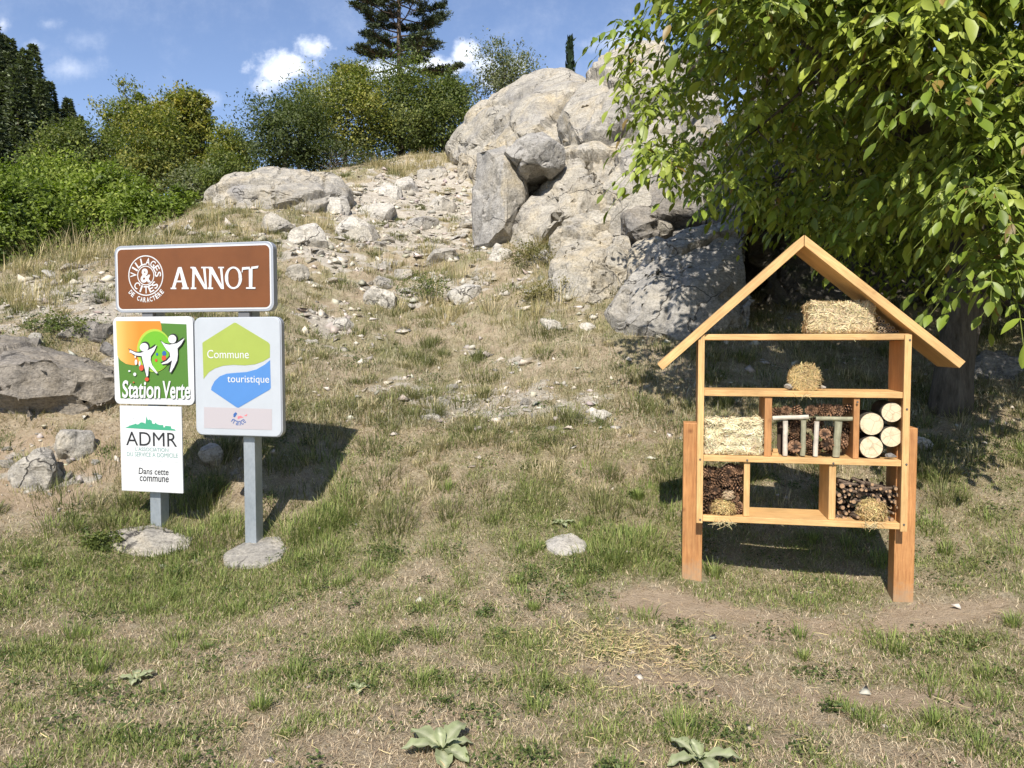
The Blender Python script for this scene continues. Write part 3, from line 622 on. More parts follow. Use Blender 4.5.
# ---- what lies on the shelves (each thing by itself)
def strands(rng, P, N, L, w, bend=.3, tang=True):
    """thin curved strips lying on a surface: points P, normals N"""
    n = len(P); r = rng.normal(size=(n,3)); t = r-(r*N).sum(1)[:,None]*N*(1 if tang else .2); t /= np.linalg.norm(t,axis=1)[:,None]+1e-9
    b = np.cross(N, t); L = np.broadcast_to(L, (n,))[:,None]; w = np.broadcast_to(w, (n,))[:,None]
    k = rng.normal(size=(n,1))*bend; lift = np.abs(rng.normal(size=(n,1)))*.12
    p0 = P-t*L*.5; p1 = P+b*L*k*.4+N*L*lift*.5; p2 = P+t*L*.5+N*L*lift*rng.rand(n,1)
    tw = N*.5*rng.normal(size=(n,1))
    sv = (b+tw); sv /= np.linalg.norm(sv,axis=1)[:,None]; sv = sv*w*.5
    V = np.stack([p0-sv, p0+sv, p1-sv, p1+sv, p2-sv*.6, p2+sv*.6], 1).reshape(-1,3); i = np.arange(n)[:,None]*6
    Q = np.concatenate([i+np.array([[0,1,3,2]]), i+np.array([[2,3,5,4]])]); return V, Q
def straw_cols(rng, n, base, var=.25): return np.clip(np.array(base)[None]*(1+rng.normal(size=(n,1))*var)*(1+rng.normal(size=(n,3))*.05), .02, .85)
def straw_block(label, sx, sy, sz, loc, base, seed, lumps=.012):
    rng = np.random.RandomState(seed); t = empty('straw_bale', loc, HROT); tag(t, label, 'straw bale')
    m = MB(); m.box(-sx/2, sx/2, -sy/2, sy/2, 0, sz); me = m.mesh('core', MATS['vertex_solid'])
    bm = bmesh.new(); bm.from_mesh(me); bmesh.ops.bevel(bm, geom=bm.edges[:], offset=.03, segments=3, affect='EDGES', profile=.6)
    bmesh.ops.subdivide_edges(bm, edges=bm.edges[:], cuts=5, use_grid_fill=True); bm.normal_update()
    for v in bm.verts:
        if v.co.z > .004: v.co += v.normal*lumps*(perlin(np.array([[v.co.x*22+seed, v.co.y*22, v.co.z*22]]))[0]*1.6)
    bmesh.ops.triangulate(bm, faces=bm.faces); bm.normal_update()
    A = np.array([f.calc_area() for f in bm.faces]); F = np.array([[v.co[:] for v in f.verts] for f in bm.faces]); FN = np.array([f.normal[:] for f in bm.faces])
    bm.to_mesh(me); bm.free()
    c = me.color_attributes['Col']; cc = np.ones((len(me.vertices),4), np.float32); cc[:,:3] = np.array(base)*.55; c.data.foreach_set('color', cc.ravel())
    link('core', me, t)
    n = 5200; f = rng.choice(len(A), n, p=A/A.sum()); w = rng.dirichlet((1,1,1), n); P = (F[f]*w[:,:,None]).sum(1)+FN[f]*.004*rng.rand(n,1)
    V, Q = strands(rng, P, FN[f], .025+.05*rng.rand(n)**2, .0022+.0022*rng.rand(n)); V[:,2] = np.maximum(V[:,2], .002)
    fly = rng.choice(len(A), 60, p=A/A.sum()); P2 = (F[fly]*rng.dirichlet((1,1,1),60)[:,:,None]).sum(1); keep = FN[fly][:,2] > .3
    V2, Q2 = strands(rng, P2[keep]+np.array([0,0,.012]), FN[fly][keep], .06+.06*rng.rand(keep.sum()), .002, tang=False)
    V2[:,2] = np.maximum(V2[:,2], .002)
    me = mesh_np('straw_coat', np.concatenate([V, V2]), Q=np.concatenate([Q, Q2+len(V)]), mat=MATS['straw'], col=np.repeat(straw_cols(rng, n+keep.sum(), base), 6, 0)); link('straw_coat', me, t)
    return t
u0, z0 = PL(808, 332); u1, _ = PL(877, 332); zt = PL(840, 301)[1]
straw_block('pale straw block on top board under the roof', (u1-u0)*.96, .19, zt-Z1-.006, HW((u0+u1)/2+.01, .14, Z1+.001), (.64,.52,.31), 1)
u0 = PT+.006; u1 = PL(764.5, 430)[0]; zt = PL(735, 420)[1]
straw_block('cream wood-wool block filling the left compartment of the middle row', (u1-u0)*.965, .2, zt-Z3-.004, HW((u0+u1)/2, .12, Z3+.001), (.80,.68,.44), 2, .022)
def hay_tuft(label, loc, r, seed, n=900, base=(.60,.45,.21), flat=(1,.8,1), L=(.03,.07), cat='hay'):
    rng = np.random.RandomState(seed); N = rng.normal(size=(n,3)); N /= np.linalg.norm(N,axis=1)[:,None]; N[:,2] = np.where(N[:,2] < -.35, -N[:,2], N[:,2])
    P = N*r*(.55+.5*rng.rand(n,1))*np.array(flat); P[:,2] += r*.6*flat[2]
    V, Q = strands(rng, P, N, L[0]+(L[1]-L[0])*rng.rand(n), .002+.0015*rng.rand(n)); V[:,2] = np.maximum(V[:,2], .002)
    me = mesh_np('hay_tuft', V, Q=Q, mat=MATS['straw'], col=np.repeat(straw_cols(rng, n, base, .3), 6, 0))
    return tag(link('hay_tuft', me, loc=loc, rot=(0,0,HROT)), label, cat)
def hay_roll():
    u, _ = PL(806, 380); r = .078; t = empty('hay_roll', HW(u, .1, Z2), HROT); tag(t, 'round hay bundle lying on the upper shelf, end facing out', 'hay bundle')
    rng = np.random.RandomState(9); m = MB(); m.tube([(0,-.06,r*.96), (0,.1,r*.96)], [r*.86, r*.86], 20, col=(.3,.22,.1)); m.build('core', MATS['vertex_solid'], t)
    n = 2600; a = rng.rand(n)*6.283; yy = -.06+.16*rng.rand(n); N = np.stack([np.cos(a), 0*a, np.sin(a)],1); P = N*r*.93; P[:,1] = yy; P[:,2] += r*.96
    n2 = 1300; a2 = rng.rand(n2)*6.283; rr = r*np.sqrt(rng.rand(n2)); P2 = np.stack([rr*np.cos(a2), -.064+0*a2-.01*rng.rand(n2), r*.96+rr*np.sin(a2)],1); N2 = np.tile([0,-1.,0],(n2,1))
    V, Q = strands(rng, np.concatenate([P,P2]), np.concatenate([N,N2]), .03+.04*rng.rand(n+n2), .0024); V[:,2] = np.maximum(V[:,2], .001)
    link('straw_coat', mesh_np('straw_coat', V, Q=Q, mat=MATS['straw'], col=np.repeat(straw_cols(rng, n+n2, (.50,.37,.17), .3), 6, 0)), t)
hay_roll()
def pebble(label, px, py, s, mat, seed, w=.05, cat='stone', shape=(1,.8,.75)):
    u, z = PL(px, py, w); rr = random.Random(seed); pts = []
    for i in range(14):
        a = rr.random()*6.283; v = rr.uniform(-1,1); q = math.sqrt(1-v*v); pts.append(Vector((s*q*math.cos(a)*shape[0], s*q*math.sin(a)*shape[1], s*shape[2]*(v+1))))
    return tag(link('stone', rock_mesh('stone', pts, s*.3, .5, seed, MATS[mat], Vector((0,0,0)), strata=0), loc=HW(u, w, z), rot=(0,0,HROT)), label, cat)
pebble('two-lobed tan pebble left of the hay bundle on the upper shelf', 789, 389.5, .030, 'limestone', 301, .035, shape=(1.3,.8,.62))
pebble('small tan pebble right of the hay bundle on the upper shelf', 823, 389.5, .020, 'limestone', 302, .05)
pebble('thin grey stone under the lower right log end', 891, 458.5, .034, 'limestone_grey', 303, .03, shape=(1.15,.8,.5))
# sawn logs with ends to the front
def log_end_mat():
    m, nt, p, out = mat_new('sawn_end'); k = NT(nt); v = k.coord('Object', rand=7.0)
    c = k.ramp(k.noise(v, 26, 7, .7), [(.3, (.45,.335,.19)), (.5, (.62,.50,.33)), (.7, (.66,.55,.38))])
    e = k.voro(k.coord('Object', scale=(1,.02,1), rand=7.0), 17, 'DISTANCE_TO_EDGE'); c = k.mix(k.ramp(e, [(.012, .5), (.035, 0.0)]), c, (.22,.18,.12))
    k.L.new(c, p.inputs['Base Color']); p.inputs['Roughness'].default_value = .8; return m
log_end_mat()
LOGS = [(891.8,412.3,10.9,'upper right'),(871.6,424,12.2,'upper left'),(891.4,436.8,11.2,'lower right'),(871.2,447.2,12,'lower left')]
for (px, py, rp, wh) in LOGS:
    w = .03; u, z = PL(px, py, w); r = PL(px+rp, py, w)[0]-u; t = empty('log', HW(u, w, z-r), HROT); tag(t, 'short sawn log with pale cracked end, %s of four in right compartment' % wh, 'log', 'four sawn logs in the right compartment')
    m = MB(); m.tube([(0,.0,r), (0,.22,r)], [r,r], 28); m.build('bark', MATS['bark'], t, smooth=False)
    m = MB(); n = 28; pts = [((r-.003)*math.cos(2*math.pi*i/n), r+(r-.003)*math.sin(2*math.pi*i/n)) for i in range(n)]
    m.prism(pts, -.004, .0); m.build('sawn_face', MATS['sawn_end'], t)
# pale stick frames
plain('birch_pale', (.52,.46,.37), .8, .2, var=.25, vscale=18); plain('birch_green', (.28,.265,.175), .8, .2, var=.3, vscale=18)
def stick(label, x0, y0, x1, y1, rp, mat, w=.035, group=None):
    a = PL(x0, y0, w); b = PL(x1, y1, w); r = rp*4.6/FPX; bb = HW(min(a[0],b[0]), w, min(a[1],b[1])); m = MB()
    pts = []
    for i in range(5):
        f = i/4; p = Vector((a[0]+(b[0]-a[0])*f, w, a[1]+(b[1]-a[1])*f)); q = HM@p-bb; pts.append(q+Vector((random.Random(int(x0+i)).uniform(-.002,.002), 0, random.Random(int(y0+i*3)).uniform(-.002,.002))))
    m.tube(pts, [r*1.03, r, r*.97, r*1.02, r], 10)
    return tag(m.build('stick', MATS[mat], loc=bb, smooth=False), label, 'stick', group)
G = 'short sticks framing the pine cones'
stick('white horizontal stick above the two left uprights of the cone box', 772.6, 418.2, 808.5, 416.8, 2.3, 'birch_pale', group=G)
stick('greenish horizontal stick above the two right uprights of the cone box', 816, 418.6, 853, 418.8, 2.2, 'birch_green', group=G)
zz = PL(800, 456.2, .035)[1]
stick('white upright stick, first from the left in the cone box', 785.3, 420.5, 785, 455.6, 2.5, 'birch_pale', group=G)
stick('grey-green upright stick, second from the left in the cone box', 803.8, 420, 802.6, 455.6, 2.6, 'birch_green', group=G)
stick('white upright stick, third from the left in the cone box', 817, 421.5, 815.3, 456, 2.4, 'birch_pale', group=G)
stick('thick green upright stick, rightmost in the cone box', 838.5, 421.5, 835.8, 456.5, 3.6, 'birch_green', group=G)
u, z = PL(775, 455.8, .05); m = MB(); m.box(-.02, .02, -.02, .02, 0, .02); m.box(-.014, .016, -.018, .016, .022, .042)
tag(m.build('wood_offcut', MATS['board_x'], loc=HW(u, .06, Z3), rot=(0,0,HROT), bevel=.002), 'two tiny stacked wood offcuts beside the first upright stick', 'wood offcut')
u, z = PL(780.5, 455, .1); m = MB(); m.box(-.028, .028, -.006, .006, 0, .2)
tag(m.build('dark_plank', plain('dark_wood', (.06,.04,.028), .8, .2, var=.3), loc=HW(u+.01, .13, Z3), rot=(0,0,HROT), bevel=.002), 'dark upright plank behind the first white stick', 'plank')
# pine cones
def cone_mesh(seed, r, h, tone):
    rng = np.random.RandomState(seed); m = MB(); prof = lambda f: r*(.45+.75*math.sin(math.pi*min(1,f*.85+.15))**.8)*(1-.25*f)
    m.tube([(0,0,-h*.5+h*i/5) for i in range(6)], [prof(i/5)*.5 for i in range(6)], 7, col=(.035,.022,.014))
    n = 64
    for i in range(n):
        f = (i+.5)/n; a = i*2.39996; z = -h*.5+h*f; rad = prof(f); d = Vector((math.cos(a), math.sin(a), 0)); s = Vector((-d.y, d.x, 0)); up = Vector((0,0,1)); tilt = -.35+1.3*f
        o = d*rad*.35+up*z; L = rad*.85; tip = o+(d*math.cos(tilt)+up*math.sin(tilt))*L; wd = rad*.42*(1-.35*f); nrm = (up*math.cos(tilt)-d*math.sin(tilt))*.18*wd
        c = tone*np.exp(rng.normal()*.22); col = (c*.17, c*.095, c*.052); cd = (c*.05, c*.028, c*.017); tp = (c*.36, c*.23, c*.145)
        b = len(m.v); m.v += [tuple(o-s*wd*.35), tuple(o+s*wd*.35), tuple(tip-s*wd*.62-d*L*.15), tuple(tip+s*wd*.62-d*L*.15), tuple(tip+nrm), tuple(tip-nrm*2-d*L*.1)]
        m.c += [cd, cd, col, col, tp, col]; m.f += [(b,b+1,b+3,b+2), (b+2,b+3,b+4), (b+2,b+5,b+3)]
    return m.mesh('pine_cone', MATS['vertex_solid'])
CONES = [cone_mesh(1, .034, .075, 1.0), cone_mesh(2, .030, .06, 1.25), cone_mesh(3, .036, .07, .75), cone_mesh(4, .032, .065, 1.7)]
rc = random.Random(11)
def cone_at(px, py, w, label, group, size=1.0, kind=None, face=False):
    u, z = PL(px, py, w); o = link('pine_cone', CONES[rc.randrange(4) if kind is None else kind], loc=HW(u, w, z))
    o.rotation_euler = (R(90)+rc.uniform(-.5,.5), rc.uniform(-.5,.5), rc.uniform(-.6,.6)) if face else (rc.uniform(0,6), rc.uniform(0,6), rc.uniform(0,6)); o.scale = (size,)*3
    tag(o, label, 'pine cone', group)
for row, py in enumerate((471.5, 480.5, 489.5, 498.5, 507.5)):
    for j in range(5):
        for w in (.05, .13):
            px = 706.8+j*7.8+(3.2 if row % 2 else 0)
            if px > 741: continue
            if row == 0 and rc.random() < .3 and w > .1: continue
            cone_at(px+rc.uniform(-1.5,1.5), py+rc.uniform(-1.5,1.5), w+rc.uniform(-.015,.02), 'brown pine cone piled in the lower left compartment', 'pine cones piled in the lower left compartment', rc.uniform(.85,1.1))
for i, px in enumerate((777, 786, 797, 811, 823, 827, 838, 846)):
    cone_at(px, 409.5+rc.uniform(-1,1.2)+1.5, .045+rc.uniform(-.01,.02), 'reddish pine cone lying on the horizontal sticks of the middle compartment', 'pine cones on the horizontal sticks', rc.uniform(.85,1.12), kind=(3 if px in (823,827,846,797) else 1), face=rc.random() < .6)
for i in range(34):
    px = 786+rc.random()*64; py = 424.5+(i % 5)*6.6+rc.uniform(-1,1)
    cone_at(px, min(py, 452), .08+.10*rc.random(), 'brown pine cone behind the upright sticks of the middle compartment', 'pine cones behind the upright sticks', rc.uniform(.7,1.05))
cone_at(794, 446.5, .045, 'closed reddish pine cone between the first two upright sticks, lower one', None, 1.0, 3); cone_at(794.5, 438, .05, 'closed reddish pine cone between the first two upright sticks, upper one', None, .8, 3)
cone_at(825, 434, .05, 'rounded tan pine cone beside the thick green stick', None, .85, 3); cone_at(829, 444, .05, 'open brown pine cone low beside the thick green stick', None, .95, 0)
# branch ends in the lower right compartment
plain('cut_end', (.36,.23,.13), .8, .2, var=.3, vscale=40)
rk = random.Random(21)
def branch_piece(px, py, rp, w0=.02, L=.22, tilt=0.0):
    u, z = PL(px, py, w0); r = rp*4.6/FPX; t = empty('cut_branch', HW(u, w0, z), HROT+rk.uniform(-.4,.4)); m = MB()
    tag(t, 'short dark cut branch with its end facing out, lower right compartment', 'cut branch', 'cut branches stacked in the lower right compartment')
    m.tube([(0,0,0), (tilt*.3, L*.5, rk.uniform(-.006,.006)), (tilt*.6, L, 0)], [r, r*1.05, r], 7); m.build('bark', MATS['stick_bark'], t)
    m = MB(); m.tube([(0,-.002,0), (0,.004,0)], [r*.86, r*.86], 7); m.build('cut_face', MATS['cut_end'], t)
for row in range(7):
    for j in range(13):
        px = 838.5+j*4.9+(2.4 if row % 2 else 0); py = 518-row*5.6
        top = 479+(px-838)*.12+max(0,(px-870))*.14
        if px > 899 or py < top or (864 < px < 884 and 499 < py and rk.random() < .75): continue
        branch_piece(px+rk.uniform(-2,2), py+rk.uniform(-1.6,1.2)+.4, rk.choice((1.2,1.5,1.9,2.3,2.9)), .03+rk.uniform(-.02,.08))
for (a, b, c, d, r_) in ((838,480,874,492,1.5),(842,484,885,486,1.7),(852,478,896,500,1.4),(846,490,888,500,1.6),(838,500,862,484,1.3),(858,490,900,488,1.6)):
    pa, pb = PL(a, b, .05), PL(c, d, .14); bb = HW(pa[0], .05, pa[1]); m = MB(); q = HW(pb[0], .14, pb[1])-bb; m.tube([(0,0,0), q*.5+Vector((0,0,.006)), q], [r_*.006, r_*.006, r_*.004], 7)
    tag(m.build('twig', MATS['stick_bark'], loc=bb), 'thin dark twig lying slantwise over the cut branches', 'twig', 'twigs lying over the cut branches')
u, z = PL(873, 521, .0); hay_tuft('round nest of hay in front of the cut branches', HW(u, .035, Z4), .078, 31, 1700, flat=(1.05,.5,1.0), L=(.04,.11))
u, z = PL(723, 516, .0); hay_tuft('wedge of hay at the foot of the pine cone pile', HW(u, .03, Z4), .06, 32, 800, flat=(1.25,.5,1.0), L=(.03,.10))
u, z = PL(729, 500, .0); hay_tuft('small pale tuft of hay stuck among the pine cones', HW(u, .02, PL(729,499,.02)[1]), .028, 33, 200, base=(.55,.42,.26))
# reed stems under the right roof slope
rr_ = random.Random(31)
plain('reed', (.34,.26,.17), .7, .3, var=.3, vscale=30); plain('reed_bore_shade', (.02,.015,.012), .9, .1)
for row in range(5):
    for j in range(9):
        px = 879+j*3.1+(1.5 if row % 2 else 0); py = 331.5-row*3.4
        if py < 312+(px-877)*.78+2 or px > 906: continue
        w = .05+rr_.uniform(0,.03); u, z = PL(px, py, w); t = empty('reed_stem', HW(u, w, z), HROT+rr_.uniform(-.2,.2)); tag(t, 'thin hollow reed stem stacked beside the top straw block', 'reed stem', 'reed stems beside the top straw block')
        m = MB(); r = rr_.uniform(.007,.0105); m.tube([(0,0,0), (0,.16,0)], [r,r], 8); m.build('stem', MATS['reed'], t)
        m = MB(); m.tube([(0,-.0015,0), (0,.002,0)], [r*.6,r*.6], 8); m.build('hollow', MATS['reed_bore_shade'], t)  # near-black disc on the solid stem end, painted shade of the bore
# straw stalks hanging over the board edges
rng = np.random.RandomState(44); P = []; 
for (px, py, n) in ((720,521,14),(728,522,14),(865,524,10),(875,525,14),(805,395,9),(862,338,4)):
    for i in range(n):
        u, z = PL(px+rng.normal()*4, py+rng.rand()*3-1); P.append(HW(u, -.02, z))
P = np.array([p[:] for p in P]); N = np.tile(np.array((HM.to_3x3()@Vector((0,-1,0)))[:]), (len(P),1))
V, Q = strands(rng, P, N, .03+.05*rng.rand(len(P)), .0024)
tag(link('straw_wisps', mesh_np('straw_wisps', V-P.mean(0), Q=Q, mat=MATS['straw'], col=np.repeat(straw_cols(rng, len(P), (.5,.4,.22)), 6, 0)), loc=P.mean(0)), 'loose straw wisps hanging over the edges of the shelves', 'straw', kind='stuff')
# ------------------------------------------------------------------ village sign
SROT = -R(13); _sp = at(195, 540, 5.65); SB = Vector((_sp.x, 5.65, gz(_sp.x, 5.7))); SM = Matrix.Translation(SB)@Matrix.Rotation(SROT, 4, 'Z'); SI = SM.inverted()
def PS(px, py, w=0.0):
    o = SI@Vector((0,0,CAM_Z)); d = SI.to_3x3()@pix_dir(px, py); t = (w-o.y)/d.y; q = o+d*t; return (q.x, q.z)
sign = empty('town_sign', SB, SROT)
tag(sign, 'village entrance sign with a brown ANNOT plate above three smaller plates on two steel posts', 'sign')
plain('sign_brown', (.160,.056,.017), .45, .35, var=.16, vscale=2.5); plain('sign_white', (.58,.585,.58), .4, .4, var=.06); plain('sign_grey_white', (.42,.445,.47), .45, .4, var=.04)
plain('sign_rim', (.42,.43,.45), .4, .5, .5, var=.08); plain('sign_back', (.16,.16,.165), .5, .4, .3)
plain('green_dark', (.07,.17,.025), .45); plain('orange_main', (.83,.30,.035), .45); plain('yellow_soft', (.80,.56,.16), .45); plain('green_bright', (.13,.36,.022), .45); plain('green_lime', (.32,.45,.05), .45)
plain('ink_black', (.02,.02,.022), .5); plain('lime_leaf', (.30,.365,.07), .45, var=.04); plain('blue_mid', (.075,.205,.47), .45, var=.04); plain('skyline_green', (.05,.30,.17), .45); plain('teal_grey', (.20,.33,.30), .5)
plain('panel_pinkgrey', (.41,.375,.385), .5); plain('ink_red', (.50,.07,.03), .5); plain('ink_blue', (.03,.10,.30), .5); plain('line_grey', (.55,.57,.58), .5); plain('red_pink', (.65,.18,.2), .5)
def steel():
    m, nt, p, out = mat_new('galvanised'); k = NT(nt); v = k.coord('Object', scale=(1,1,.6)); n = k.voro(v, 60); f = k.noise(v, 8, 5, .6)
    c = k.mix(.5, k.ramp(n, [(.0, (.30,.335,.36)), (.8, (.42,.455,.48))]), k.ramp(f, [(.3, (.27,.30,.32)), (.7, (.45,.48,.50))])); k.L.new(c, p.inputs['Base Color'])
    p.inputs['Metallic'].default_value = .55; p.inputs['Roughness'].default_value = .5
steel()
def printed_gradient():
    m, nt, p, out = mat_new('orange_print'); k = NT(nt); sp = nt.nodes.new('ShaderNodeSeparateXYZ'); k.L.new(k.coord('Object'), sp.inputs[0])
    a, b = PS(116, 340)[0], PS(140, 340)[0]; mr = nt.nodes.new('ShaderNodeMapRange'); k.L.new(sp.outputs[0], mr.inputs[0]); mr.inputs[1].default_value = a; mr.inputs[2].default_value = b
    k.L.new(k.ramp(mr.outputs[0], [(0, (.58,.43,.12)), (.5, (.62,.28,.05)), (1, (.62,.20,.02))]), p.inputs['Base Color']); p.inputs['Roughness'].default_value = .45
printed_gradient()
def rrect(x0, x1, z0, z1, r, n=6):
    P = []
    for (cx, cz, a0) in ((x1-r, z1-r, 0), (x0+r, z1-r, 90), (x0+r, z0+r, 180), (x1-r, z0+r, 270)):
        for i in range(n+1): a = R(a0+90*i/n); P.append((cx+r*math.cos(a), cz+r*math.sin(a)))
    return P
def flat(name, poly, mat, y, parent, t=.0012): m = MB(); m.prism(poly, y, y+t); return m.build(name, MATS[mat], parent)
def flats(name, polys, mat, y, parent, step=.00025, t=.001):
    m = MB()
    for i, p in enumerate(polys): m.prism(p, y-i*step, y-i*step+t)
    return m.build(name, MATS[mat], parent)
def ring(cx, cz, r0, r1, n=48):
    """annulus as quads of a prism"""
    out = []
    for i in range(n):
        a, b = 2*math.pi*i/n, 2*math.pi*(i+1)/n; out.append([(cx+r0*math.cos(a), cz+r0*math.sin(a)), (cx+r1*math.cos(a), cz+r1*math.sin(a)), (cx+r1*math.cos(b), cz+r1*math.sin(b)), (cx+r0*math.cos(b), cz+r0*math.sin(b))])
    return out
_glyph = {}
def text2d(s, shear=0.0, bold=0.0):
    key = (s, shear, bold)
    if key in _glyph: return _glyph[key]
    c = bpy.data.curves.new('lettering', 'FONT'); c.body = s; c.shear = shear; c.offset = bold; c.resolution_u = 4
    o = bpy.data.objects.new('lettering', c); COL.objects.link(o); bpy.context.view_layer.update()
    me = bpy.data.meshes.new_from_object(o.evaluated_get(bpy.context.evaluated_depsgraph_get()))
    V = np.array([v.co[:2] for v in me.vertices]); F = [tuple(p.vertices) for p in me.polygons]
    bpy.data.objects.remove(o); bpy.data.curves.remove(c); bpy.data.meshes.remove(me)
    _glyph[key] = (V, F); return V, F
def text(name, s, quad, mat, y, parent, shear=0.0, bold=0.0):
    """lettering stretched to quad = (x0, x1, z0, z1)"""
    V, F = text2d(s, shear, bold); lo, hi = V.min(0), V.max(0); x0, x1, z0, z1 = quad
    P = [(x0+(x1-x0)*(v[0]-lo[0])/(hi[0]-lo[0]), y, z0+(z1-z0)*(v[1]-lo[1])/(hi[1]-lo[1])) for v in V]
    m = MB(); m.add(P, F); return m.build(name, MATS[mat], parent)
def arc_text(mb, s, cx, cz, r, a_mid, span, size, wid, y, inward=False, bold=0.0):
    n = len(s)
    for i, ch in enumerate(s):
        if ch == ' ': continue
        V, F = text2d(ch, 0, bold); Vr = text2d({'É':'E','È':'E'}.get(ch, ch), 0, bold)[0]; lo, hi = Vr.min(0), Vr.max(0); f = (i+.5)/n-.5
        a = a_mid-f*span if not inward else a_mid+f*span
        tx, tz = (math.sin(R(90)-a+R(0)), 0), 0
        wch = wid*(.35 if ch in 'I' else 1.0)
        out = Vector((math.cos(a), math.sin(a))); tan = Vector((math.sin(a), -math.cos(a)))
        if inward: out, tan = -out, -tan
        P = []
        for v in V:
            x = ((v[0]-lo[0])/(hi[0]-lo[0])-.5)*wch; zz = ((v[1]-lo[1])/(hi[1]-lo[1])-.5)*size
            q = Vector((cx, cz))+(Vector((math.cos(a), math.sin(a))))*r+tan*x+out*zz; P.append((q.x, y, q.y))
        mb.add(P, F)
# posts
for (px, pt) in ((158, 300), (252.5, 300)):
    u = PS(px, 545, .06)[0]; zt = PS(px, pt, .06)[1]; w = SM@Vector((u, .1, 0)); g = gz(w.x, w.y)-SB.z-.3; m = MB(); h = .046
    m.box(-h, h, -.05, .05, g, zt); m.build('post', MATS['galvanised'], sign, loc=(u-.012, .105, 0), bevel=.006)
    m = MB()
    for yy in (314, 314.5): pass
    z = PS(px, 314.5)[1]; m = MB(); m.box(-.045, .045, .012, .054, z-.022, z+.022); m.build('bracket', MATS['sign_back'], sign, loc=(u-.01, 0, 0), bevel=.003)
def panel(name, px0, px1, py0, py1, radius, thick, face, rim=None, label=None):
    a = PS(px0, (py0+py1)/2)[0]; b = PS(px1, (py0+py1)/2)[0]; zt = PS((px0+px1)/2, py0)[1]; zb_ = PS((px0+px1)/2, py1)[1]
    m = MB(); m.prism(rrect(a, b, zb_, zt, radius), 0, thick); o = m.build(name, MATS[rim or face], sign, bevel=.004)
    if label: o['label'] = label
    return o, a, b, zb_, zt
yF = -.0015
# --- brown plate
o, x0, x1, zb_, zt = panel('name_plate', 115, 273.5, 243.5, 312, .055, .055, 'sign_brown', 'sign_rim', 'brown plate with a white border reading ANNOT')
e = .017; flat('white_border', rrect(x0+e, x1-e, zb_+e, zt-e, .045), 'sign_white', yF, o)
e = .028; flat('brown_field', rrect(x0+e, x1-e, zb_+e, zt-e, .037), 'sign_brown', yF*2, o)
def Z(fx, fy): return PS(110+fx/10.1, 238+fy/10.1)          # detail pixel -> plate
c = Z(365, 380); rx = (Z(541,380)[0]-Z(188,380)[0])/2
# the round emblem
rings = MB()
for (r0, r1) in ((rx*.945, rx), (rx*.44, rx*.485)):
    for q in ring(c[0], c[1], r0, r1): rings.prism(q, yF*3, yF*3+.001)
arc_text(rings, 'VILLAGES', c[0], c[1], rx*.70, R(90), R(196), rx*.36, rx*.25, yF*3, bold=.02)
arc_text(rings, 'CITÉS', c[0], c[1], rx*.70, R(270), R(118), rx*.36, rx*.27, yF*3, inward=True, bold=.02)
arc_text(rings, 'DE CARACTÈRE', c[0], c[1], rx*1.20, R(270), R(104), rx*.24, rx*.15, yF*3, inward=True, bold=.03)
V, F = text2d('&', 0, .03); lo, hi = V.min(0), V.max(0)
rings.add([(c[0]+rx*.60*((v[0]-lo[0])/(hi[0]-lo[0])-.5), yF*3, c[1]+rx*.70*((v[1]-lo[1])/(hi[1]-lo[1])-.5)) for v in V], F)
rings.build('emblem', MATS['sign_white'], o)
# ANNOT in flared capitals
def Zn(fx, fy): return PS(90+fx/4.8, 230+fy/4.8)
def poly(pts, f=Zn): return [f(*p) for p in pts]
A_ = [[(424,180),(440,178),(408,282),(394,282)],[(428,178),(441,178),(472,282),(449,282)],[(411,243),(450,243),(450,251),(411,251)],[(389,277),(416,277),(416,284),(389,284)],[(442,276),(476,276),(476,284),(442,284)]]
N_ = lambda x: [[(x,182),(x+11,182),(x+9,282),(x-3,282)],[(x-8,178),(x+14,178),(x+70,283),(x+56,283)],[(x+50,180),(x+62,180),(x+70,284),(x+62,284)],[(x-8,276),(x+18,276),(x+18,284),(x-8,284)],[(x+42,177),(x+70,177),(x+70,184),(x+42,184)],[(x-10,177),(x+8,177),(x+8,184),(x-10,184)]]
pol = [poly(p) for p in A_+N_(494)+N_(575)]
n = 40
for i in range(n):
    a, b = 2*math.pi*i/n, 2*math.pi*(i+1)/n
    f = lambda t, ro: (691+(41 if ro else 25+4*abs(math.sin(t)))*math.cos(t), 230+(54 if ro else 45)*math.sin(t))
    pol.append([Zn(*f(a,0)), Zn(*f(a,1)), Zn(*f(b,1)), Zn(*f(b,0))])
pol += [poly(p) for p in [[(765,185),(783,185),(782,278),(766,278)],[(733,179),(770,177),(770,188),(737,192),(735,204),(731,204)],[(776,177),(812,172),(808,184),(778,188)],[(752,275),(797,275),(797,283),(752,283)]]]
flats('lettering', pol, 'sign_white', yF*3, o, step=.00006)
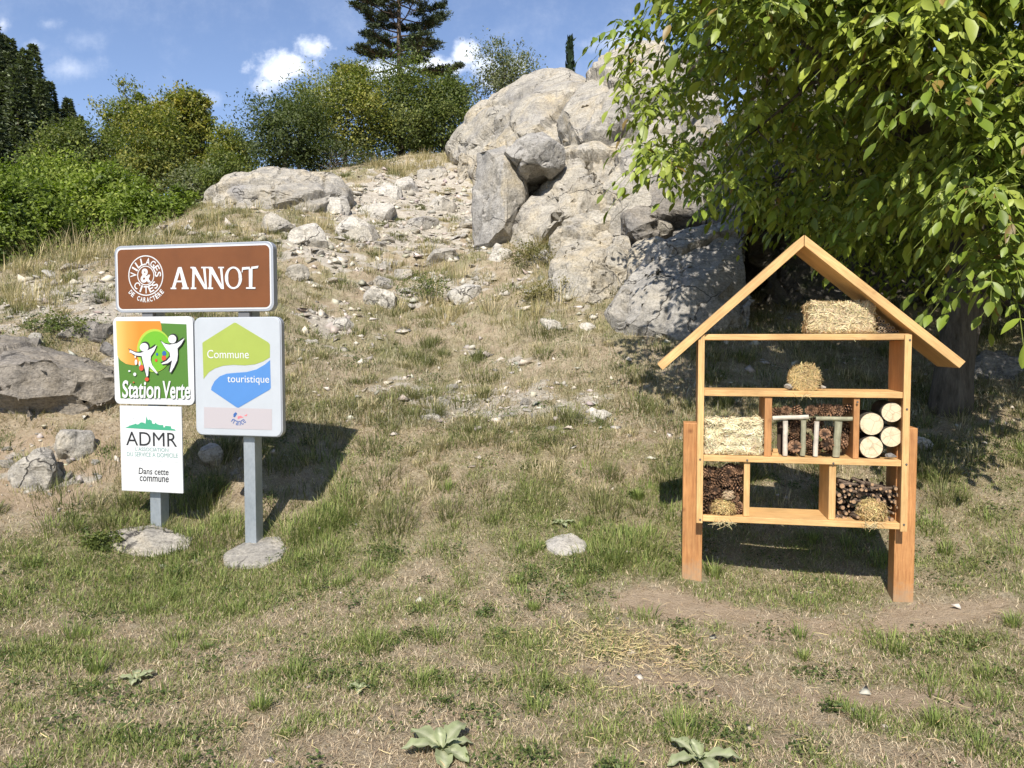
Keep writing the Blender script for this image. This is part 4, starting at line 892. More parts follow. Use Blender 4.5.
# --- green / orange plate
o, x0, x1, zb_, zt = panel('green_plate', 113.8, 193.5, 316.6, 404.6, .045, .03, 'sign_white', label='white-edged plate with a green and orange picture of two jumping figures')
def S(fx, fy): return PS(110+fx/8.0, 312+fy/8.0)
flat('green_field', [S(50,75),S(612,98),S(632,690),S(85,690)], 'green_dark', yF, o)
blob = [S(50,75),S(405,75)]
for i in range(0, 13): a = R(0-i*13.5); blob.append(S(235+182*math.cos(a), 245-185*math.sin(a)) if False else S(405+8*math.sin(i*.5)-i*29.5*(1 if i > 2 else .1), 75+ (i*26 if i <= 3 else 0) + 0))
blob = [S(50,72),S(402,72),S(412,110),S(415,150),S(405,210),S(380,280),S(340,340),S(290,390),S(240,418),S(190,426),S(130,415),S(85,385),S(62,350)]
flat('orange_field', blob, 'orange_print', yF*2, o)
circ = lambda cx, cy, rx_, ry_, n=40: [S(cx+rx_*math.cos(2*math.pi*i/n), cy+ry_*math.sin(2*math.pi*i/n)) for i in range(n)]
flat('globe_edge', circ(358,308,138,172), 'green_lime', yF*4, o); flat('globe', circ(366,312,128,158), 'green_bright', yF*5, o)
F1 = [(162,300),(215,325),(250,328),(300,310),(345,290),(382,264),(362,312),(335,352),(332,385),(345,425),(390,488),(378,492),(335,450),(318,432),(312,512),(300,516),(288,460),(270,390),(262,352),(220,348),(180,328)]
F2 = [(415,232),(450,255),(485,262),(545,250),(605,208),(578,258),(548,290),(550,340),(545,385),(520,440),(495,482),(485,480),(498,420),(505,385),(468,410),(425,418),(420,410),(462,390),(490,358),(485,325),(458,300)]
def fan(P):    # star-shaped enough: triangulated by bmesh
    return [S(*p) for p in P]
H1 = circ(281,282,34,34); H2 = circ(506,217,32,34)
dk = lambda P, dx, dy: [S(p[0]+dx, p[1]+dy) for p in P]
flats('figure_outline', [dk(F1,-11,-10), dk(F1,5,9), circ(288,272,36,36), dk(F2,-10,-9), dk(F2,4,9), circ(513,207,34,34)], 'ink_black', yF*6, o, step=.0002)
flats('figures', [fan(F1), H1, fan(F2), H2], 'sign_white', yF*7.4, o, step=.0002)
flats('red_dots', [circ(438,368,18,22), circ(376,386,10,13), circ(258,446,18,24), circ(302,538,16,16), circ(196,562,6,6)], 'ink_red', yF*6.4, o); flats('blue_dots', [circ(440,331,16,20), circ(383,338,9,11)], 'ink_blue', yF*6.4, o)
flats('white_dots', [circ(205,498,12,14), circ(215,402,10,22), circ(245,415,7,22), circ(162,472,9,7), circ(170,318,6,8), circ(210,358,6,10)], 'sign_white', yF*6.4, o)
a = S(88,685); b = S(392,555)
# condensed slanted lettering with serif feet
text('lettering', 'Station', (S(88,0)[0], S(394,0)[0], S(90,686)[1], S(90,545)[1]), 'sign_white', yF*6, o, shear=.10, bold=.022)
text('lettering', 'Verte', (S(415,0)[0], S(634,0)[0], S(520,694)[1], S(520,552)[1]), 'sign_white', yF*6, o, shear=.10, bold=.022)
# --- blue / lime plate
o, x0, x1, zb_, zt = panel('tourism_plate', 195.2, 280.5, 317.5, 435.5, .05, .05, 'sign_grey_white', label='pale grey plate with a lime and blue hexagon emblem')
m = MB(); m.prism(rrect(x0-.004, x1+.010, zb_-.006, zt+.004, .055), .006, .048); m.build('rim', MATS['sign_rim'], o, bevel=.004)
def T(fx, fy): return PS(195+fx/6.0, 312+fy/6.0)
top = [(48,182),(235,64),(245,64),(440,182),(450,195),(450,272)]
cur = [(450,272),(410,296),(360,314),(300,320),(230,317),(170,322),(120,338),(85,360),(62,388),(52,402)]
flat('lime_field', [T(*p) for p in top]+[T(*p) for p in cur[1:]]+[T(45,190)], 'lime_leaf', yF, o)
blu = [(451,288),(420,315),(370,344),(310,360),(250,364),(190,370),(150,385),(118,415),(100,450),(97,468),(250,572),(262,574),(448,466),(455,455)]
flat('blue_field', [T(*p) for p in blu], 'blue_mid', yF, o)
text('lettering', 'Commune', (T(70,0)[0], T(320,0)[0], T(190,278)[1], T(190,228)[1]), 'sign_white', yF*2, o); text('lettering', 'touristique', (T(188,0)[0], T(440,0)[0], T(310,437)[1], T(310,382)[1]), 'sign_white', yF*2, o)
flat('pink_band', [T(55,570),T(462,582),T(462,708),T(55,696)], 'panel_pinkgrey', yF, o)
flats('logo_blue', [[T(232,612),T(246,600),T(254,610),T(240,632),T(232,628)]], 'ink_blue', yF*2, o); flats('logo_red', [[T(256,626),T(275,622),T(292,632),T(270,636),T(258,642)],[T(296,622),T(314,612),T(312,624)]], 'red_pink', yF*2, o)
m = MB(); cc = T(262,612); rr0 = T(320,612)[0]-cc[0]
arc_text(m, 'france', cc[0], cc[1], rr0*.85, R(268), R(105), rr0*.42, rr0*.22, yF*2, inward=True); m.build('lettering', MATS['ink_blue'], o)
# --- white plate
o, x0, x1, zb_, zt = panel('white_plate', 120.6, 182.2, 406.2, 492.0, .006, .012, 'sign_white', label='plain white square-cornered plate with a green skyline and ADMR')
def U(fx, fy): return PS(115+fx/7.84, 400+fy/7.84)
sky_ = [(80,218),(110,205),(118,200),(135,194),(150,190),(165,184),(172,192),(190,188),(196,178),(212,174),(230,180),(240,186),(244,150),(249,126),(254,150),(260,158),(270,152),(288,162),(292,184),(312,188),(318,176),(328,188),(352,196),(378,196),(380,214),(392,214),(394,202),(438,206),(442,224),(470,230),(476,240),(300,232),(180,224)]
m = MB(); m2 = [U(*p) for p in sky_]; flat('skyline', m2, 'skyline_green', yF, o)
arc = []
for i in range(16):
    a, b = R(10+i*11), R(10+(i+1)*11); g = lambda t, r_: U(170+r_*math.cos(t), 195-r_*math.sin(t)); arc.append([g(a,56), g(a,61), g(b,61), g(b,56)])
flats('skyline_arc', arc, 'line_grey', yF, o, step=0)
text('lettering', 'ADMR', (U(80,0)[0], U(480,0)[0], U(280,360)[1], U(280,252)[1]), 'ink_black', yF, o)
text('small_lettering', "L'ASSOCIATION", (U(152,0)[0], U(410,0)[0], U(280,402)[1], U(280,372)[1]), 'teal_grey', yF, o); text('small_lettering', 'DU SERVICE A DOMICILE', (U(84,0)[0], U(484,0)[0], U(280,446)[1], U(280,412)[1]), 'teal_grey', yF, o)
flat('rule', [U(68,462),U(505,486),U(505,490),U(68,466)], 'line_grey', yF, o)
text('lettering', 'Dans cette', (U(172,0)[0], U(408,0)[0], U(290,584)[1], U(290,534)[1]), 'ink_black', yF, o, shear=.12, bold=.008); text('lettering', 'commune', (U(180,0)[0], U(408,0)[0], U(290,640)[1], U(290,600)[1]), 'ink_black', yF, o, shear=.12, bold=.008)
# footings
for (px, py, w_, lab) in ((147, 549, 84, 'rough concrete footing around the foot of the left sign post'), (256, 558, 68, 'rough concrete footing around the foot of the right sign post')):
    flush_stone('concrete_footing', lab, px, py-4, w_, .19, 'limestone', 'footing', .03, px)
# ------------------------------------------------------------------ leaves and trees
def nrmz(v): return v/(np.linalg.norm(v, axis=1)[:,None]+1e-9)
def leaf_simple(rng, P, D, Nn, L, Wd, fold=.18):
    """kite leaves: 4 points, one bent quad each"""
    S = nrmz(np.cross(D, Nn)); U = np.cross(S, D); L = np.broadcast_to(L,(len(P),))[:,None]; Wd = np.broadcast_to(Wd,(len(P),))[:,None]
    V = np.stack([P, P+D*L*.45+S*Wd*.5+U*Wd*fold, P+D*L-U*L*.15, P+D*L*.45-S*Wd*.5+U*Wd*fold], 1).reshape(-1,3)
    return V, np.arange(len(P)*4).reshape(-1,4), 4
def leaf_full(rng, P, D, Nn, L, Wd):
    n = len(P); S = nrmz(np.cross(D, Nn)); U = np.cross(S, D); L = np.broadcast_to(L,(n,))[:,None]; Wd = np.broadcast_to(Wd,(n,))[:,None]
    dro = (.05+.22*rng.rand(n,1)); up = .10+.15*rng.rand(n,1)
    pts = [P]
    for f, w in ((.22,.72),(.52,1.0),(.80,.58)):
        c = P+D*L*f-U*L*dro*f*f; pts += [c+S*Wd*.5*w+U*Wd*up*w, c, c-S*Wd*.5*w+U*Wd*up*w]
    pts.append(P+D*L-U*L*dro); V = np.stack(pts,1).reshape(-1,3); i = np.arange(n)[:,None]*11
    T = np.concatenate([i+np.array([[0,2,1]]), i+np.array([[0,3,2]]), i+np.array([[7,8,10]]), i+np.array([[8,9,10]])])
    Q = np.concatenate([i+np.array([[1,2,5,4]]), i+np.array([[2,3,6,5]]), i+np.array([[4,5,8,7]]), i+np.array([[5,6,9,8]])])
    return V, Q, T
def sphere_pts(rng, n): return nrmz(rng.normal(size=(n,3)))
def bush(name, label, cat, base, blobs_, ncl, per, L, cols, seed, trunk_r=.05, spread=.16, group=None, mat='shrub_leaf', nbr=14, aspect=.55, low=-.85, shell=.45, droop=0.0, bark='bark', trunk_top=None):
    """blobs_: [(centre, radii)] world; leaves hang in clumps through that volume"""
    rng = np.random.RandomState(seed); base = Vector(base); root = empty(name, base); tag(root, label, cat, group)
    vol = np.array([b[1][0]*b[1][1]*b[1][2] for b in blobs_])**.67; which = rng.choice(len(blobs_), ncl, p=vol/vol.sum())
    C = np.array([b[0] for b in blobs_])[which]; RR = np.array([b[1] for b in blobs_])[which]
    d = sphere_pts(rng, ncl*4); d = d[d[:,2] > low][:ncl]
    while len(d) < ncl: e = sphere_pts(rng, ncl); d = np.concatenate([d, e[e[:,2] > low]])[:ncl]
    rad = shell+(1-shell)*rng.rand(ncl)**.6; rad *= 1+.16*rng.normal(size=ncl); cc = C+d*RR*rad[:,None]
    size = spread*RR.mean(1)*(.55+.9*rng.rand(ncl))
    k = np.repeat(np.arange(ncl), rng.poisson(per*1.55*(.4+1.2*rng.rand(ncl)))); L = L*.95; n = len(k); off = rng.normal(size=(n,3))*size[k][:,None]*np.array([1,1,.75]); P = cc[k]+off
    out = nrmz(P-C[k]); D = nrmz(out*.6+rng.normal(size=(n,3))*.6+np.array([0,0,-droop])); Nn = nrmz(np.array([0,-.15,.75])+out*.6+rng.normal(size=(n,3))*.38)
    l = L*(.6+.8*rng.rand(n)); V, Q, q = leaf_simple(rng, P, D, Nn, l, l*aspect)
    ca = np.array(cols); mixw = np.clip(rng.rand(ncl)[k]*.75+rng.rand(n)*.35,0,.999)*(len(ca)-1); i0 = mixw.astype(int); fr = (mixw-i0)[:,None]
    col = ca[i0]*(1-fr)+ca[np.minimum(i0+1,len(ca)-1)]*fr; col = np.clip(col*(1+rng.normal(size=(n,1))*.16), .005, .9)
    link('crown', mesh_np('crown', V-np.array(base[:]), Q=Q, mat=MATS[mat], col=np.repeat(col,4,0)), root)
    m = MB(); top = Vector(trunk_top) if trunk_top else sum((Vector(b[0]) for b in blobs_), Vector((0,0,0)))/len(blobs_)
    r_ = random.Random(seed); axis = [base+(top-base)*f+Vector((r_.uniform(-1,1), r_.uniform(-1,1), 0))*trunk_r*1.2*(1 if 0 < f < 1 else 0) for f in (0,.25,.5,.75,1)]; axis[0].z -= .15
    m.tube([p-base for p in axis], [trunk_r*1.15,trunk_r,trunk_r*.85,trunk_r*.65,trunk_r*.45], 7)
    for j in range(min(nbr, ncl)):
        t = Vector(cc[r_.randrange(ncl)]); s = axis[r_.randrange(1,5)]; md = s+(t-s)*.5+Vector((r_.uniform(-.1,.1), r_.uniform(-.1,.1), .12))*(t-s).length
        m.tube([p-base for p in (s, md, t)], [trunk_r*.42, trunk_r*.26, trunk_r*.1], 5)
    m.build('trunk', MATS[bark], root, smooth=True)
    return root
def ell(px0, px1, py0, py1, Y, depth):
    """ellipsoid seen between those pixels at distance Y"""
    a = at(px0, (py0+py1)/2, Y); b = at(px1, (py0+py1)/2, Y); t = at((px0+px1)/2, py0, Y); u = at((px0+px1)/2, py1, Y)
    return ((tuple((a+b)/2)[0], Y, (t.z+u.z)/2), ((b.x-a.x)/2, depth, (t.z-u.z)/2))
YG = [(.065,.09,.02),(.12,.145,.03),(.19,.20,.045),(.28,.25,.05)]
MG = [(.045,.065,.018),(.08,.105,.026),(.12,.145,.035),(.17,.18,.045)]
BG = [(.065,.095,.016),(.125,.17,.026),(.20,.25,.04),(.28,.31,.065)]
DG = [(.030,.045,.016),(.055,.075,.024),(.09,.11,.035)]
SG = [(.08,.095,.045),(.13,.145,.07),(.20,.205,.105)]
def base_of(px, Y): p = at(px, 300, Y); return (p.x, Y, gz(p.x, Y))
# shrubs and trees along the ridge
RG = 'shrubs on the ridge'
bush('shrub', 'thin airy shrub at the left end of the ridge thicket', 'shrub', base_of(295, 23), [ell(284,326,86,138,23,1.0)], 50, 26, .085, MG+[(.15,.16,.04)], 101, .035, .22, RG, nbr=26, shell=.3)
bush('shrub', 'dense dark shrub low at the left of the ridge thicket above the long cream rock', 'shrub', base_of(285, 20), [ell(246,312,108,172,20,1.1), ell(262,330,95,168,20.5,1.0)], 170, 60, .075, DG+[(.09,.11,.03)], 102, .05, .2, RG)
bush('shrub', 'yellow-green rounded shrub left of the pine trunk', 'shrub', base_of(345, 22.5), [ell(305,385,72,172,22.5,1.5), ell(330,370,62,110,22.8,.8)], 230, 60, .08, YG, 103, .06, .18, RG)
bush('shrub', 'broad mid-green shrub directly below the pine', 'shrub', base_of(400, 24), [ell(365,440,68,166,24,1.6)], 240, 60, .085, MG+[(.15,.16,.03)], 104, .06, .18, RG)
bush('shrub', 'right-hand dense shrub of the ridge thicket, next to the pale rocks', 'shrub', base_of(440, 24.5), [ell(412,478,84,158,24.5,1.4), ell(425,470,76,120,25,1.0)], 210, 60, .08, MG, 105, .05, .18, RG)
bush('shrub', 'low twiggy shrub at the foot of the ridge thicket', 'shrub', base_of(330, 19.5), [ell(290,385,140,182,20.3,.7)], 80, 40, .06, DG+[(.10,.10,.04)], 106, .03, .2, RG, nbr=24)
bush('young_tree', 'slender airy young tree with sky between its leaves, right of the pine', 'tree', base_of(492, 27), [ell(470,512,34,100,27,1.0), ell(500,540,44,96,27,.9), ell(478,530,60,112,27,1.1)], 110, 34, .09, SG+[(.09,.11,.03)], 107, .06, .2, nbr=34, shell=.25)
# cypress
def cypress():
    b = Vector(at(570, 68, 32)); top = at(570.5, 40, 32); H = top.z-b.z; base = Vector((b.x, 32, gz(b.x, 32))); root = empty('cypress', base)
    tag(root, 'small dark cypress standing alone on the skyline above the rocks', 'tree'); rng = np.random.RandomState(4); n = 2600
    f = rng.rand(n); zz = base.z+.3+(top.z-base.z-.3)*f; rr = .24*np.sin(np.pi*np.clip(f*.9+.08,0,1))**.6*(1-.45*f)*(.6+.5*rng.rand(n)); a = rng.rand(n)*6.283
    P = np.stack([base.x+rr*np.cos(a), 32+rr*np.sin(a), zz],1); D = nrmz(np.stack([np.cos(a)*.4, np.sin(a)*.4, 1+0*a],1)+rng.normal(size=(n,3))*.25); Nn = nrmz(np.stack([np.cos(a), np.sin(a), .2+0*a],1)); l = .16+.14*rng.rand(n)
    V, Q, q = leaf_simple(rng, P, D, Nn, l, l*.4); c = np.array([.022,.04,.018])*(1+rng.normal(size=(n,1))*.3)
    link('crown', mesh_np('crown', V-np.array(base[:]), Q=Q, mat=MATS['needle'], col=np.repeat(np.clip(c,.005,1),4,0)), root)
    m = MB(); m.tube([(0,0,-.1),(0,0,(top.z-base.z)*.7)], [.07,.03], 6); m.build('trunk', MATS['bark'], root)
cypress()
# pine on the ridge
def pine():
    rng = np.random.RandomState(12); Y = 36; b = at(400, 100, Y); base = Vector((b.x, Y, gz(b.x, Y))); ztop = at(398, -95, Y).z; root = empty('pine_tree', base)
    tag(root, 'tall dark pine with tiered spreading branches rising above the ridge shrubs', 'tree'); m = MB(); H = ztop-base.z
    m.tube([(0,0,-.3),(.05,0,H*.3),(-.03,0,H*.6),(0,0,H)], [.22,.18,.11,.03], 8)
    PP = []; zlow = at(400, 66, Y).z-base.z
    nt_ = 11
    for ti in range(nt_):
        f = ti/(nt_-1); z = zlow+(H-zlow)*f*.97; reach = 3.6*(1-f)**.6*(.72+.4*rng.rand()) if ti else 2.8; nb = 6 if f < .75 else 5; a0 = rng.rand()*6.28
        for j in range(nb):
            a = a0+6.283*j/nb+rng.normal()*.25; L = max(.5, reach*(.6+.55*rng.rand())); d = np.array([math.cos(a), math.sin(a), 0]); s = np.array([-d[1], d[0], 0]); o = np.array([0,0,z+rng.normal()*.10]); rise = .06+.12*rng.rand()+.25*f
            ln = lambda t: o+d*L*t+np.array([0,0,L*(-.08*math.sin(t*2.6)+rise*t*t)])
            m.tube([ln(t) for t in (0,.35,.7,1)], [.05*(1-f*.6),.035*(1-f*.5),.022,.01], 5)
            for q in range(int(6+L*4.4)):
                t = .42+.60*rng.rand()**.8; sd = (rng.rand()*2-1)*L*.30*(1.2-t*.6); tip = ln(t)+s*sd+d*abs(sd)*.3+np.array([0,0,.05+.07*rng.rand()])
                m.tube([ln(max(0,t-.14)), tip], [.014,.006], 4)
                for w in range(3): PP.append(tip+rng.normal(size=3)*np.array([.11,.11,.03]))
    PP = np.array(PP); per = 22; n = len(PP)*per; kk = np.repeat(np.arange(len(PP)), per)
    D = nrmz(np.array([0,0,.55])+rng.normal(size=(n,3))*np.array([.8,.8,.5])); P = PP[kk]+rng.normal(size=(n,3))*np.array([.06,.06,.025]); Nn = nrmz(rng.normal(size=(n,3))+np.array([0,0,.6])); l = .12+.10*rng.rand(n)
    V, Q, q = leaf_simple(rng, P, D, Nn, l, .042); tone = rng.rand(len(PP))[kk][:,None]; c = (np.array([.036,.050,.022])*(1-tone)+np.array([.075,.090,.038])*tone)*(1+rng.normal(size=(n,1))*.2)
    link('crown', mesh_np('crown', V, Q=Q, mat=MATS['needle'], col=np.repeat(np.clip(c,.005,1),4,0)), root); m.build('trunk', MATS['pine_bark'], root, smooth=True)
pine()
# trees on the left, beyond the ridge
LT = 'trees left of the ridge'
def ltree(label, px, Y, bl, ncl, per, L, cols, seed, tr=.12, **kw):
    b = base_of(px, Y); bush('leafy_tree', label, 'tree', b, bl, ncl, per, L, cols, seed, tr, group=LT, **kw)
ltree('tall yellowish tree left of the shrubs on the ridge, sky on its right', 190, 42, [ell(155,218,94,190,42,2.0), ell(168,212,92,140,42,1.5)], 330, 44, .17, YG+[(.24,.20,.03)], 201, .2, spread=.10)
ltree('lower yellow-green tree in the dip right of the tall yellowish tree', 232, 40, [ell(212,250,128,196,40,1.4)], 140, 44, .15, YG, 202)
ltree('feathery olive-green tree beside the conifers', 118, 46, [ell(104,162,92,186,46,2.0)], 260, 40, .16, YG, 203, spread=.11)
ltree('mid-green bushy tree in front of the dark conifers', 72, 38, [ell(40,112,128,196,38,2.0)], 240, 44, .15, MG+[(.14,.16,.03)], 204)
ltree('tree with pale leaf tips between the two olive trees', 150, 34, [ell(124,180,114,200,34,1.6)], 200, 44, .13, YG, 205)
ltree('greyish willow-like shrub near the bottom of the dip', 205, 27, [ell(176,232,168,212,27,1.1)], 130, 44, .1, SG+[(.06,.09,.03)], 206, .06)
ltree('bright green bush growing beside the long cream rock', 228, 22, [ell(205,255,158,200,22,.8)], 120, 40, .085, MG, 207, .05)
ltree('large bright green bush filling the left edge above the grassy bank', 95, 17.5, [ell(50,165,188,272,17.5,1.5), ell(70,150,172,240,18,1.2)], 420, 60, .095, BG, 208, .1, spread=.11)
ltree('dark-leaved green bush at the left edge of the picture nearest the bank', 10, 14.5, [ell(-60,62,185,296,14.5,1.4), ell(-40,40,172,230,15,1.1)], 420, 60, .085, BG[:3]+[(.05,.08,.02)], 209, .1, spread=.11)
ltree('bright bush behind the left bank, topmost of the leafy bushes there', 60, 24, [ell(0,120,165,230,24,1.6)], 260, 54, .11, BG, 210, .1)
ltree('green bush low on the bank right behind the tall dry grass', 150, 15.5, [ell(120,200,196,248,15.5,.7)], 160, 44, .085, BG[:3], 211, .04)
# conifers on the far hill
def conifer_mesh(seed, H=12.5, r=3.3):
    rng = np.random.RandomState(seed); P=[]; D=[]; n = 3400; f = rng.rand(n)**1.3; lay = np.floor(f*17)/17; a = rng.rand(n)*6.283
    rr = r*(1-f)**1.0*(.35+.65*rng.rand(n)**.5)*(1+.18*np.sin(a*5+lay*40))+.1; P = np.stack([rr*np.cos(a), rr*np.sin(a), H*(.05+.95*f)-.28*rr+.12*np.sin(f*17*6.283)],1)
    D = nrmz(np.stack([np.cos(a), np.sin(a), -.25+.7*f],1)+rng.normal(size=(n,3))*.3); Nn = nrmz(np.stack([np.cos(a)*.4, np.sin(a)*.4, 1+0*a],1)+rng.normal(size=(n,3))*.4); l = .35+.5*rng.rand(n)
    V, Q, q = leaf_simple(rng, P, D, Nn, l, l*.42); c = np.array([.135,.155,.090])*(1+rng.normal(size=(n,1))*.35)*(.8+.5*rng.rand(n,1))
    return mesh_np('crown', V, Q=Q, mat=MATS['needle'], col=np.repeat(np.clip(c,.005,1),4,0))
def far_conifers():
    cr = [conifer_mesh(1), conifer_mesh(2, 14.5, 3.2), conifer_mesh(3, 11, 3.4), conifer_mesh(4, 13.5, 3.0)]; m = MB(); m.tube([(0,0,-1),(0,0,9)], [.22,.08], 6); tm = m.mesh('trunk', MATS['pine_bark'])
    r_ = random.Random(8); k = 0; spots = []
    for i in range(16000):
        y = r_.uniform(85, 165); px = r_.uniform(-150, 118); x = (px-512)/FPX*y
        if any(math.hypot(x-a, y-b) < 2.2 for a, b in spots): continue
        z = gz(x, y); py = 346-(z+13-1.6)/y*FPX
        lim = 28 if px < 8 else 28+(px-8)*.98
        if py < lim+r_.uniform(-5,6) or py > lim+95: continue
        if px > 95 and r_.random() < .6: continue
        spots.append((x, y))
        t = empty('conifer', (x, y, gz(x, y)), r_.random()*6.28); s = r_.uniform(.7,1.2); t.scale = (s, s, s); tag(t, 'dark conifer in the forest on the far left hill', 'tree', 'conifers on the far left hill')
        link('crown', cr[r_.randrange(4)], t); link('trunk', tm, t); k += 1
        if k >= 290: break
far_conifers()
# ------------------------------------------------------------------ walnut tree
def walnut():
    rng = np.random.RandomState(77); rp = random.Random(77)
    base = hit(952, 412); base = Vector((base.x, base.y+.05, gz(base.x, base.y+.05))); root = empty('walnut_tree', base)
    tag(root, 'big walnut tree with bright hanging leaves filling the upper right', 'tree')
    Cc = np.array([4.7, 7.4, 4.7]); Rr = np.array([3.9, 3.1, 3.2])
    tips = []; k = 0
    lowx = np.array([.6, 1.1, 1.7, 2.1, 2.6, 3.0, 3.6, 4.2, 6, 9]); lowz = np.array([4.1, 3.75, 3.4, 3.2, 3.0, 2.9, 2.75, 2.5, 2.2, 2.0])
    while len(tips) < 1750:
        d = sphere_pts(rng, 1)[0]; rad = .38+.62*rng.rand()**.55
        if rng.rand() < .3: rad = .9+.13*rng.rand()
        p = Cc+d*Rr*rad*(1+.06*perlin(np.array([d*2.7]))[0]*3)
        if p[2] < np.interp(p[0], lowx, lowz)+.12*rng.normal(): continue
        rec = float(np.clip(7.0-1.0*(p[2]-2.3), 4.8, 7.0)); side = float(sstep(1.75, 2.3, p[0])*(1-sstep(3.7, 4.1, p[0])))
        if p[1] < (np.interp(p[0], [0,2.6,3.4,5], [5.5,5.3,4.6,4.3])*(1-side)+rec*side)+.3*rng.rand(): continue
        if p[0] < 1.30+.08*rng.rand()+max(0,(3.6-p[2]))*.15: continue
        if p[0] < 2.5 and p[2] < 4.6 and rng.rand() < .5: continue
        if p[2] > 5.6 and rng.rand() < .35: continue
        tips.append(p)
    # boughs that hang out low, read off the silhouette
    for (px, py, Y) in [(648,178,6.3),(652,192,6.2),(640,165,6.4),(665,168,6.2),(628,60,6.6),(622,40,6.6),(640,95,6.5),(632,110,6.5),(650,130,6.4),(690,205,6.3),(715,200,6.2),(835,250,6.6),(848,262,6.6),(815,240,6.7),(860,222,6.4),(900,200,5.8),(905,228,5.7),
                        (940,205,5.4),(958,222,5.2),(975,185,5.0),(985,230,4.9),(1000,255,4.9),(1012,280,4.9),(1020,250,4.8),(1000,300,5.0),(985,285,5.0),(960,205,5.1),(1015,150,4.8),(1000,120,4.9),(975,300,5.1),(1024,310,4.9),(925,180,5.2),(880,205,5.9)]:
        tips.append(np.array(at(px, py-18, Y)))
    for i in range(420):
        px, py = rng.uniform(700, 1090), rng.uniform(-160, 235)
        if py > np.interp(px, [700,880,960,1024], [20,50,200,235]): continue
        tips.append(np.array(at(px, py, rng.uniform(4.9, 6.2)-.0016*max(0, px-800))))
    tips = np.array(tips)
    # skeleton: trunk, limbs, branches to groups of tips
    m = MB(); fork = base+Vector((.22,.12,1.75)); m.tube([(0,0,-.2),(.03,.0,.3),(.12,.05,1.0),fork-base], [.21,.165,.14,.15], 12)
    m.tube([(.1,.15,-.1),(.3,.25,.7),(.75,.5,1.9),(1.1,.7,3.0)], [.12,.10,.08,.06], 8)
    ncen = 150; cen = tips[rng.choice(len(tips), ncen, replace=False)].copy()
    for it in range(4):
        a = ((tips[:,None]-cen[None])**2).sum(-1).argmin(1)
        for c_ in range(ncen):
            if (a == c_).any(): cen[c_] = tips[a == c_].mean(0)
    limbs = [fork+Vector(v) for v in ((-1.9,-.6,1.5),(-.9,-1.0,1.9),(.3,-1.0,2.0),(1.5,-.7,1.6),(1.6,.7,1.9),(-.5,.6,2.3),(-1.8,.5,1.9),(.2,.1,2.8),(-1.5,-1.2,.9),(.9,-1.6,.9))]
    for q in limbs: m.tube([fork-base, fork+(q-fork)*.5+Vector((0,0,.22))-base, q-base], [.085,.06,.04], 7)
    for c_ in range(ncen):
        q = min(limbs, key=lambda l: (l-Vector(cen[c_])).length); e = Vector(cen[c_]); inner = e+(Vector(Cc)-e)*.18
        m.tube([q-base, q+(inner-q)*.5+Vector((rp.uniform(-.1,.1),rp.uniform(-.1,.1),.14))-base, inner-base], [.022,.015,.009], 5)
        for i in np.where(a == c_)[0]:
            t = Vector(tips[i]); L_ = (t-inner).length
            if L_ < .75: m.tube([inner-base, inner+(t-inner)*.35+Vector((rp.uniform(-.08,.08),rp.uniform(-.08,.08),.10*L_))-base, inner+(t-inner)*.7+Vector((rp.uniform(-.08,.08),rp.uniform(-.08,.08),.08*L_))-base, t-base], [.007,.006,.004,.003], 4)
    # compound leaves round every tip
    LP=[]; LD=[]; LN=[]; LL=[]; LC=[]; st = MB()
    for i, t in enumerate(tips):
        out = nrmz(((t-Cc)/Rr)[None])[0]; nl = rp.randint(6, 9); tone = rng.rand(); low = t[2] < 3.2
        for j in range(nl):
            az = rng.rand()*6.283; dd = nrmz((out*np.array([.75,.75,.3])+np.array([math.cos(az), math.sin(az), -.12+.35*rng.rand()])*.95)[None])[0]
            o = t-out*.25*rng.rand()+rng.normal(size=3)*.05; Lr = .22+.16*rng.rand(); nlf = rp.choice((5,5,7,7)); droop = .35+.5*rng.rand()
            pts = [o+dd*Lr*f-np.array([0,0,1])*Lr*droop*f*f for f in (0,.5,1)]
            if t[1] < 7.2: st.tube([Vector(p)-base for p in pts], [.0035,.003,.002], 3, cap=False, col=(.16,.19,.04))
            tan = nrmz((dd*1-np.array([0,0,1])*droop)[None])[0]; side = nrmz(np.cross(tan, [0,0,1])[None])[0]; upv = np.cross(side, tan)
            sz = (.068+.044*rng.rand())
            for q in range(nlf):
                if q == nlf-1: f, dirn = 1.0, tan
                else:
                    f = .35+.6*(q//2)/max(1,(nlf-1)//2); sg = 1 if q % 2 else -1; dirn = side*sg*.85+tan*.5
                p = o+dd*Lr*f-np.array([0,0,1])*Lr*droop*f*f; dv = dirn+rng.normal(size=3)*.14+np.array([0,0,-.18-.45*rng.rand()])
                LP.append(p); LD.append(dv); LN.append(upv*.8+np.array([0,-.2,.55])+rng.normal(size=3)*.55); LL.append(sz*(1.15 if q == nlf-1 else .8+.25*f)*(.65+.6*rng.rand())*1.1)
                c = np.array([.13,.185,.02])*(1-tone)+np.array([.29,.33,.05])*tone
                if rng.rand() < .02: c = np.array([.22,.15,.04])
                LC.append(c*(1+rng.normal()*.16))
    LP=np.array(LP); LD=nrmz(np.array(LD)); LN=nrmz(np.array(LN)); LL=np.array(LL); LC=np.clip(np.array(LC),.01,.6)
    V, Q, T = leaf_full(rng, LP, LD, LN, LL, LL*(.40+.10*rng.rand(len(LL))))
    link('crown', mesh_np('crown', V-np.array(base[:]), Q=Q, T=T, mat=MATS['walnut_leaf'], col=np.repeat(LC,11,0), smooth=True), root)
    st.build('leaf_stalks', MATS['vertex_solid'], root); m.build('trunk', MATS['bark'], root, smooth=True)
walnut()
